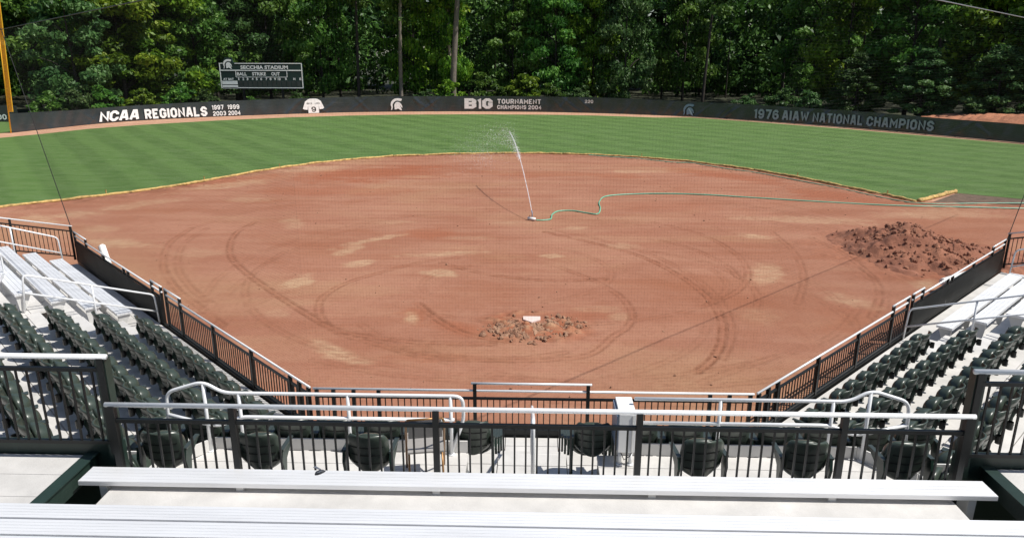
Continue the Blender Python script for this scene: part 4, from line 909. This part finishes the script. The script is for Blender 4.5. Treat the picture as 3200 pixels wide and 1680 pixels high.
helmet(38.85, 40.2, .2, 1.50, 'white'); M['blue_emblem'] = mat('blue_emblem', (.20, .31, .42), .5, var=.1, vscale=3); helmet(72.1, 73.33, .16, 1.34, 'blue_emblem')
BL = [(.44, .62), (.52, .60), (.70, .36), (.90, 0), (.80, .06), (.62, .34)]
on_fence('helmet_emblem', np.array(BL), [tuple(range(len(BL)))], 72.1, 73.33, .16, 1.34, mat('pale_blue_stripe', (.50, .66, .72), .5), .130)
ff = thing('fence_section', 'short black fence section with two white zeros left of the foul pole', 'fence', (-52, 53, 0))
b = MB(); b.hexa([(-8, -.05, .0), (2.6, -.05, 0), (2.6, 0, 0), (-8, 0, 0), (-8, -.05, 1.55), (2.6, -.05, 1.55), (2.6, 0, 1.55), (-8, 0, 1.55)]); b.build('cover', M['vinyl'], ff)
v, f = block_text('200', 1.3); mesh_obj('lettering', [(.10 + 1.4 * x, -.075 - .0007 * k, .22 + .50 * y) for x, y, k in v], f, M['white'], ff)

# foul pole with its screen
fp = thing('foul_pole', 'tall yellow foul pole with a mesh wing at the left edge', 'foul pole', (-43.27, 43.0, 0), R(0))
tip = lambda z: Vector((.50 * z / 7.35, 0, z))
b = MB(); b.tube([tip(0), tip(11)], .052, 12); b.build('pole', M['yellow'], fp, True)
b = MB()
for z in np.arange(1.8, 11, .085): b.bar(tip(z) + Vector((.08, 0, 0)), tip(z) + Vector((.36, 0, 0)), .03, .045)
for x in np.arange(.12, .37, .085): b.bar(tip(1.75) + Vector((x, -.02, 0)), tip(11) + Vector((x, -.02, 0)), .02, .03)
b.build('mesh_wing', M['yellow_mesh'], fp)
b = MB(); b.bar(tip(1.75) + Vector((.37, 0, 0)), tip(11) + Vector((.37, 0, 0)), .05, .05)
for z in (1.75, 3.6, 5.45, 7.3, 9.2): b.bar(tip(z), tip(z) + Vector((.39, 0, 0)), .05, .05)
b.build('wing_frame', M['yellow'], fp)

# scoreboard
sb = thing('scoreboard', 'dark green scoreboard with white frame lines and lettering before the trees', 'scoreboard', (-30.15, 66, 2.67), R(0))
SW, SH = 9.15, 2.62
def SX(u): return -SW / 2 + SW * u
def SZ(v): return SH * (1 - v)
b = MB(); b.box(-SW / 2, SW / 2, 0, .45, -.10, SH); b.build('cabinet', M['board'], sb)
b = MB()
def ln(u0, v0, u1, v1, t=.06): 
    x0, x1, z0, z1 = SX(min(u0, u1)), SX(max(u0, u1)), SZ(max(v0, v1)), SZ(min(v0, v1))
    b.box(x0 - t / 2, x1 + t / 2, -.028 - .001 * (len(b.v) // 8 % 7), -.001, z0 - t / 2, z1 + t / 2)
for a in [(0, 0, .035, 0), (.19, 0, 1, 0), (0, 1, 1, 1), (0, 0, 0, 1), (1, 0, 1, 1)]: ln(*a, .085)
ln(0, .285, 1, .285, .11)
for a in [(.19, .29, .19, .56), (.815, .29, .815, .56), (.19, .56, .815, .56)]: ln(*a, .05)
b.build('frame_lines', M['white'], sb)
b = MB(); b.box(SX(.012), SX(.20), -.03, -.001, SZ(.86), SZ(.715)); b.box(SX(.012), SX(.20), -.03, -.001, SZ(1.03), SZ(.895)); b.build('name_panel', M['white'], sb)
b = MB()
for i in range(13): b.box(SX(.215 + i * .059), SX(.215 + i * .059 + .045), -.02, -.001, SZ(.95), SZ(.72))
b.build('digit_cells', M['board_grey'], sb)
def st_(s, u0, u1, v0, v1, bold=.03):
    v, f = text_mesh(s, bold); mesh_obj('lettering', [(SX(u0) + (SX(u1) - SX(u0)) * x, -.05, SZ(v1) + (SZ(v0) - SZ(v1)) * y) for x, y in v], f, M['white'], sb)
st_('SECCHIA STADIUM', .255, .835, .085, .235, .035); st_('BALL', .205, .325, .36, .50); st_('STRIKE', .39, .56, .36, .50); st_('OUT', .625, .73, .36, .50)
st_('AT BAT', .03, .16, .60, .69, .04)
for i, u in enumerate([.215, .265, .317, .38, .43, .485, .55, .60, .655, .70]): st_(str(i + 1), u, u + (.012 if i == 0 else .022 if i < 9 else .034), .585, .69, .03)
for s, u in (('R', .79), ('H', .89), ('E', .965)): st_(s, u, u + .024, .585, .68, .03)
pts = CREST + HELM; mesh_obj('helmet_emblem', [(SX(.045 + .11 * x), -.05, SZ(.22 - .50 * y * .78)) for x, y in pts], [tuple(range(len(CREST))), tuple(range(len(CREST), len(pts)))], M['white'], sb)
b = MB(); b.prism([(SX(.035), SZ(0) - .02), (SX(.17), SZ(0) - .02), (SX(.15), SZ(-.24)), (SX(.07), SZ(-.24))], lambda x, z, d: (x, d, z), .0, .2); b.build('crest_panel', M['board'], sb)
for x in (-2.2, 2.2): b = MB(); b.bar((x, .2, -2.7), (x, .2, -.1), .22, .22, (0, 1, 0)); b.build('post', M['black'], sb)

# ------------------------------------------------------------------ trees
def leaves(cl, size, seed, flat=.55, outc=None, up=.55):
    """cl: list of (centre, radius xyz, count, hue)"""
    r = np.random.default_rng(seed); Vs = []; hues = []
    for c, rad, n, hue in cl:
        c = np.array(c); rad = np.array(rad)
        d = r.normal(size=(n, 3)); d /= np.linalg.norm(d, axis=1)[:, None] + 1e-9; ra = r.random(n) ** .45
        p = c + d * ra[:, None] * rad
        nrm = r.normal(size=(n, 3)) * .75 + np.array([0, 0, up]) + d * .55; nrm /= np.linalg.norm(nrm, axis=1)[:, None]
        a = np.cross(nrm, r.normal(size=(n, 3))); a /= np.linalg.norm(a, axis=1)[:, None]; b_ = np.cross(nrm, a)
        s = size * (.55 + .75 * r.random(n))[:, None]
        a = a * s; b_ = b_ * s * .55; dr = np.array([0, 0, -1]) * s * .22
        Vs.append(np.stack([p - a + dr * .3, p + b_ * .9 - a * .1, p + a + dr, p - b_ * .9 - a * .1], 1)); hues.append(np.clip(hue + r.normal(0, .16, n), 0, 1))
    return np.concatenate(Vs), np.concatenate(hues)
def crown_clumps(h, zb, rad, n, seed, leaves_n, top=1.0):
    r = np.random.default_rng(seed); cl = []; limbs = []
    for i in range(n):
        u = r.random() ** .85; z = zb + (h - zb) * u
        prof = math.sin(math.pi * min(1, (.16 + u * .80))) ** .75 * (1.1 - .35 * u)
        a = r.random() * 6.283; q = rad * prof * (.35 + .72 * r.random() ** .55)
        c = (q * math.cos(a), q * math.sin(a), z + r.normal(0, .3)); s = rad * (.14 + .15 * r.random())
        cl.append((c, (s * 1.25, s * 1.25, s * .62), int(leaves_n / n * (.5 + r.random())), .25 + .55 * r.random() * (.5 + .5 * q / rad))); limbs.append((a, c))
    return cl, limbs
def make_tree(kind, h, zb, rad, nclump, nleaf, lsize, leafm, barkm, seed, trunk_r=.22, lean=(0, 0)):
    root = bpy.data.objects.new(kind, None); root.empty_display_size = .5; C.objects.link(root)
    cl, limbs = crown_clumps(h, zb, rad, nclump, seed, nleaf); V, hu = leaves(cl, lsize, seed + 1)
    quads_obj('crown', V, 4, M[leafm], root, {'hue': hu})
    r = np.random.default_rng(seed + 2); b = MB(); P = [(lean[0] * z / h + .25 * math.sin(z * .5 + seed) * (z / h), lean[1] * z / h, z) for z in np.linspace(-.1, h * .9, 10)]
    b.tube(P, [trunk_r * (1.25 if i == 0 else 1) * (1 - .82 * i / 9) for i in range(10)], 9)
    for a, c in limbs[:: max(1, len(limbs) // 16)]:
        z0 = max(zb * .7, c[2] - 1.2 - r.random()); t = min(1, z0 / h)
        s = Vector((lean[0] * t, lean[1] * t, z0)); e = Vector(c); m_ = s.lerp(e, .5) + Vector((0, 0, .3))
        b.tube([s, m_, e], [trunk_r * .38, trunk_r * .25, trunk_r * .10], 6)
    b.build('trunk', M[barkm], root, True)
    return root
def copy_tree(o):
    c = o.copy(); C.objects.link(c)
    for ch in o.children: k = ch.copy(); C.objects.link(k); k.parent = c
    return c
PR = {}
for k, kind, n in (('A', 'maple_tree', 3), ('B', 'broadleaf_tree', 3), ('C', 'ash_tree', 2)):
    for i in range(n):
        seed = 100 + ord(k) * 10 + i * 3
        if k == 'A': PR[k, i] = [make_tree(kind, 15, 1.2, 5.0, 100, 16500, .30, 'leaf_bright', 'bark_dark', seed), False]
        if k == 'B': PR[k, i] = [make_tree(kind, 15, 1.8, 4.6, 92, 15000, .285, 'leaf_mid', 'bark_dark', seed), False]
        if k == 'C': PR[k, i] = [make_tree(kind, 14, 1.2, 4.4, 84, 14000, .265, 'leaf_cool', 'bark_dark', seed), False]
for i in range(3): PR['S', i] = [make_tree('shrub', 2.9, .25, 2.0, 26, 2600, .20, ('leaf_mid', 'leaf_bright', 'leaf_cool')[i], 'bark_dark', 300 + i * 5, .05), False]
def plant(k, i, x, y, sc, label, group, rz=None, sz=None):
    e = PR[k, i]
    o = e[0] if not e[1] else copy_tree(e[0]); e[1] = True
    o.location = (x, y, -.03); s = sc if sz is None else None; o.scale = (sc, sc, sc if sz is None else sz); o.rotation_euler = (0, 0, rng.random() * 6.28 if rz is None else rz)
    tag(o, label, {'A': 'tree', 'B': 'tree', 'C': 'tree', 'S': 'shrub'}[k], group)
NX = lambda s, back: tuple(fpt(s) - fnrm(s) * back)
TL = []
# (kind, variant, arc position along the fence, metres behind it, scale, vertical scale)
FRONT = [('B', 0, 11.5, 19, 1.0, 1.1), ('A', 0, 14.0, 12.5, 1.0, 1.05), ('C', 0, 10.5, 6.0, .85, 1.0), ('A', 1, 14.0, 7.0, .95, 1.0), ('A', 2, 17.5, 9.5, 1.05, 1.05), ('B', 1, 20.6, 11.0, .85, 1.0), ('C', 1, 24.5, 14.0, 1.0, 1.05), ('B', 2, 28.0, 14.5, .95, 1.15), ('B', 0, 32.5, 9.0, .75, 1.1), ('A', 0, 41.5, 9.5, .70, 1.1), ('A', 1, 45.3, 7.0, .50, 1.0),
  ('B', 1, 52.0, 10.0, .85, 1.0), ('B', 2, 56.5, 8.5, .8, 1.05), ('A', 2, 60.0, 11.0, .75, 1.05), ('C', 0, 63.5, 9.0, .75, 1.1), ('B', 0, 68.0, 17.0, .8, 1.2), ('B', 1, 77.5, 19.0, .9, 1.15), ('A', 1, 83.0, 13.0, .8, 1.15), ('B', 2, 88.5, 13.5, .95, 1.05), ('A', 0, 94.0, 16.0, 1.0, 1.1), ('B', 0, 100.0, 16.0, 1.0, 1.1), ('B', 1, 107.0, 17.0, 1.1, 1.1)]
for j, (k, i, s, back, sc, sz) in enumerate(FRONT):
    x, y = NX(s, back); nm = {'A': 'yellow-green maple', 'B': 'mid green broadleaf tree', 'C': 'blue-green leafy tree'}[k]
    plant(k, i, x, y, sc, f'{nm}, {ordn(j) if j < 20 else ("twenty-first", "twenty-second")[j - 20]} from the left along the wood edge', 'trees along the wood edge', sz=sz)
LOW = [('C', 1, 86.0, 8.5, .55, .45), ('C', 0, 91.0, 9.5, .62, .48), ('C', 1, 96.5, 11.0, .66, .50), ('C', 0, 102.5, 12.0, .66, .50), ('C', 1, 109, 13, .70, .50)]
for j, (k, i, s, back, sc, sz) in enumerate(LOW):
    x, y = NX(s, back); plant(k, i, x, y, sc, f'low spreading blue-green tree, {ordn(j)} from the left behind the right fence', 'low spreading trees behind the right fence', sz=sz)
SH = [(0, 6.0, 2.6, .9), (2, 8.6, 2.8, 1.1), (0, 11.0, 2.7, 1.0), (1, 14.0, 2.6, .9), (0, 17.5, 2.8, 1.0), (2, 19.6, 2.8, .9), (0, 24.5, 2.4, .55), (2, 29.5, 5.0, .7), (0, 36.0, 3.0, .45), (2, 42.5, 2.8, .75), (1, 45.6, 2.9, 1.05), (0, 49.5, 3.8, 1.25), (1, 54.0, 3.7, 1.25), (0, 56.8, 3.6, .9), (2, 59.5, 4.5, .9), (2, 76.5, 5.0, .75), (2, 80.0, 5.4, 1.0), (2, 83.0, 5.6, .95), (0, 104, 6, 1.0)]
for j, (i, s, back, sc) in enumerate(SH):
    x, y = NX(s, back); nm = ('mid green', 'bright yellow-green', 'grey-green')[i]
    plant('S', i, x, y, sc, f'{nm} shrub, {ordn(j)} listed from the left, standing right behind the outfield fence' if False else f'{nm} shrub behind the fence, {ordn(j)} shrub from the left', 'shrubs behind the outfield fence')

def big_trunk(name, pts, rads, barkm, label, crown=None, leafm='leaf_mid', seed=1):
    root = thing(name, label, 'tree', pts[0]); o0 = Vector(pts[0]); b = MB(); b.tube([Vector(p) - o0 for p in catmull(pts, 4)], list(np.interp(np.linspace(0, 1, (len(pts) - 1) * 4 + 1), np.linspace(0, 1, len(rads)), rads)), 12)
    b.build('trunk', M[barkm], root, True)
    if crown:
        V, hu = leaves([((c[0] - o0.x, c[1] - o0.y, c[2] - o0.z), c[3], c[4], c[5]) for c in crown], .30, seed); quads_obj('crown', V, 4, M[leafm], root, {'hue': hu})
r = np.random.default_rng(77)
def cr(cx, cy, z0, z1, rad, n, nl): return [((cx + r.normal(0, rad)), cy + r.normal(0, rad), z0 + (z1 - z0) * r.random(), (1.5, 1.5, .75), nl, .3 + .5 * r.random()) for _ in range(n)]
big_trunk('tall_tree', [(-9.48, 71.6, -.1), (-9.38, 71.6, 3.2), (-9.05, 71.6, 7.9), (-8.72, 71.6, 12.3), (-8.4, 71.6, 18)], [.44, .36, .31, .27, .18], 'bark', 'tall bare grey trunk right of centre rising out of a bright shrub', cr(-8.4, 71.6, 14.5, 20, 2.6, 24, 150), 'leaf_mid', 5)
big_trunk('pale_trunk_tree', [(-9.75, 74.5, -.1), (-9.9, 74.5, 4), (-10.05, 74.5, 7), (-10.22, 74.5, 10.2), (-10.0, 74.5, 16)], [.24, .20, .17, .14, .1], 'bark_pale', 'thin pale tan trunk just left of the tall grey trunk', cr(-10.3, 74.2, 11, 17, 1.8, 16, 140), 'leaf_bright', 6)
big_trunk('dark_trunk_tree', [(-15.48, 70.8, -.1), (-15.45, 70.8, 3), (-15.36, 70.8, 7), (-15.2, 70.8, 12), (-15, 70.8, 17)], [.26, .22, .20, .16, .1], 'bark', 'slim straight trunk behind the helmet emblem in dark shade', cr(-15.2, 70.8, 10, 17, 2.2, 22, 140), 'leaf_mid', 7)
for i, (x, y, rr, le, bk, lab) in enumerate([(20.5, 74, .20, .6, 'bark_dark', 'slim dark trunk in deep shade above the white distance number'), (47, 71, .26, -1.6, 'bark_dark', 'leaning dark trunk in the woodland at the upper right'), (-21, 73, .22, .3, 'bark_dark', 'thin dark trunk in the shade right of the scoreboard'), (9.0, 78, .16, .5, 'bark', 'slim grey trunk in the wood above the word champions')]):
    big_trunk('forest_tree', [(x, y, -.1), (x + le * .3, y, 5), (x + le, y, 14)], [rr, rr * .8, rr * .5], bk, lab, cr(x + le, y, 11, 16, 2.2, 14, 130), 'leaf_wood', 20 + i)
def woodland():
    r = np.random.default_rng(31); cl = []; V2 = []
    for i in range(1500):
        u = r.random() * 2 - 1; dep = 12 + 30 * r.random() ** 1.2; a = u * R(62) + R(90)
        x, y = -1 + (70 + dep) * math.cos(a) * 1.05, 4 + (68 + dep) * math.sin(a)
        z = 7.5 + 13 * r.random() if dep < 26 else 1 + 19 * r.random()  # nearer clumps form a high canopy, mostly unseen, shaped to shade the interior
        cl.append(((x, y, z), (2.1, 2.1, .9), 62, .15 + .6 * r.random()))
    for i in range(320):
        a = (r.random() * 2 - 1) * R(62) + R(90); dep = 30 + 16 * r.random()
        cl.append(((-1 + (70 + dep) * math.cos(a) * 1.05, 4 + (68 + dep) * math.sin(a), .5 + 9 * r.random()), (2.6, 2.6, 1.8), 90, .2 + .4 * r.random()))
    V, hu = leaves(cl, .46, 32); far = []
    for i in range(1100):
        a = (r.random() * 2 - 1) * R(66) + R(90); dep = 46 + 22 * r.random()
        far.append(((-1 + (70 + dep) * math.cos(a) * 1.05, 4 + (68 + dep) * math.sin(a), 26 * r.random() ** .9), (4.5, 4.5, 3.0), 70, .1 + .4 * r.random()))
    V1, h1 = leaves(far, 1.15, 33); V = np.concatenate([V, V1]); hu = np.r_[hu, h1]
    for i in range(45):
        a = (r.random() * 2 - 1) * R(62) + R(90); dep = 10 + 26 * r.random(); x, y = -1 + (70 + dep) * math.cos(a) * 1.05, 4 + (68 + dep) * math.sin(a); rr = .1 + .15 * r.random()
        for k in range(5):
            a0, a1 = 2 * math.pi * k / 5, 2 * math.pi * (k + 1) / 5
            V2.append([(x + rr * math.cos(a0), y + rr * math.sin(a0), -.1), (x + rr * math.cos(a1), y + rr * math.sin(a1), -.1), (x + rr * .6 * math.cos(a1), y + rr * .6 * math.sin(a1), 14), (x + rr * .6 * math.cos(a0), y + rr * .6 * math.sin(a0), 14)])
    V = np.concatenate([V, np.array(V2)]); mi = np.r_[np.zeros(len(hu)), np.ones(len(V2))]; hu = np.r_[hu, np.zeros(len(V2))]
    o = quads_obj('woodland', V, 4, [M['leaf_wood'], M['bark_dark']], None, {'hue': hu}, mi); tag(o, 'dense dark wood filling the background behind the nearer trees', 'woodland', kind='stuff')
woodland()

# small dark insect hovering close to the viewer
ip = CAMP + (fw + rt * ((805 * 1.2427 - 1600) / 2292.35) - up * ((1187 * 1.2427 - 840) / 2292.35)) * 1.25
ins = thing('insect', 'small dark flying insect hovering in front of the nearest bench', 'insect', ip, R(30))
v = []; f = []
b = MB(); b.tube([(-.009, 0, -.002), (-.006, 0, 0), (0, 0, .001), (.005, 0, .001), (.009, 0, .0)], [.001, .0035, .004, .003, .001], 8); b.build('body', M['insect'], ins, True)
for s in (-1, 1):
    b = MB(); b.hexa([(0, s * .002, .004), (.003, s * .002, .004), (-.004, s * .012, .007), (-.009, s * .010, .007), (0, s * .002, .0045), (.003, s * .002, .0045), (-.004, s * .012, .0075), (-.009, s * .010, .0075)]); b.build('wing', M['wing'], ins)
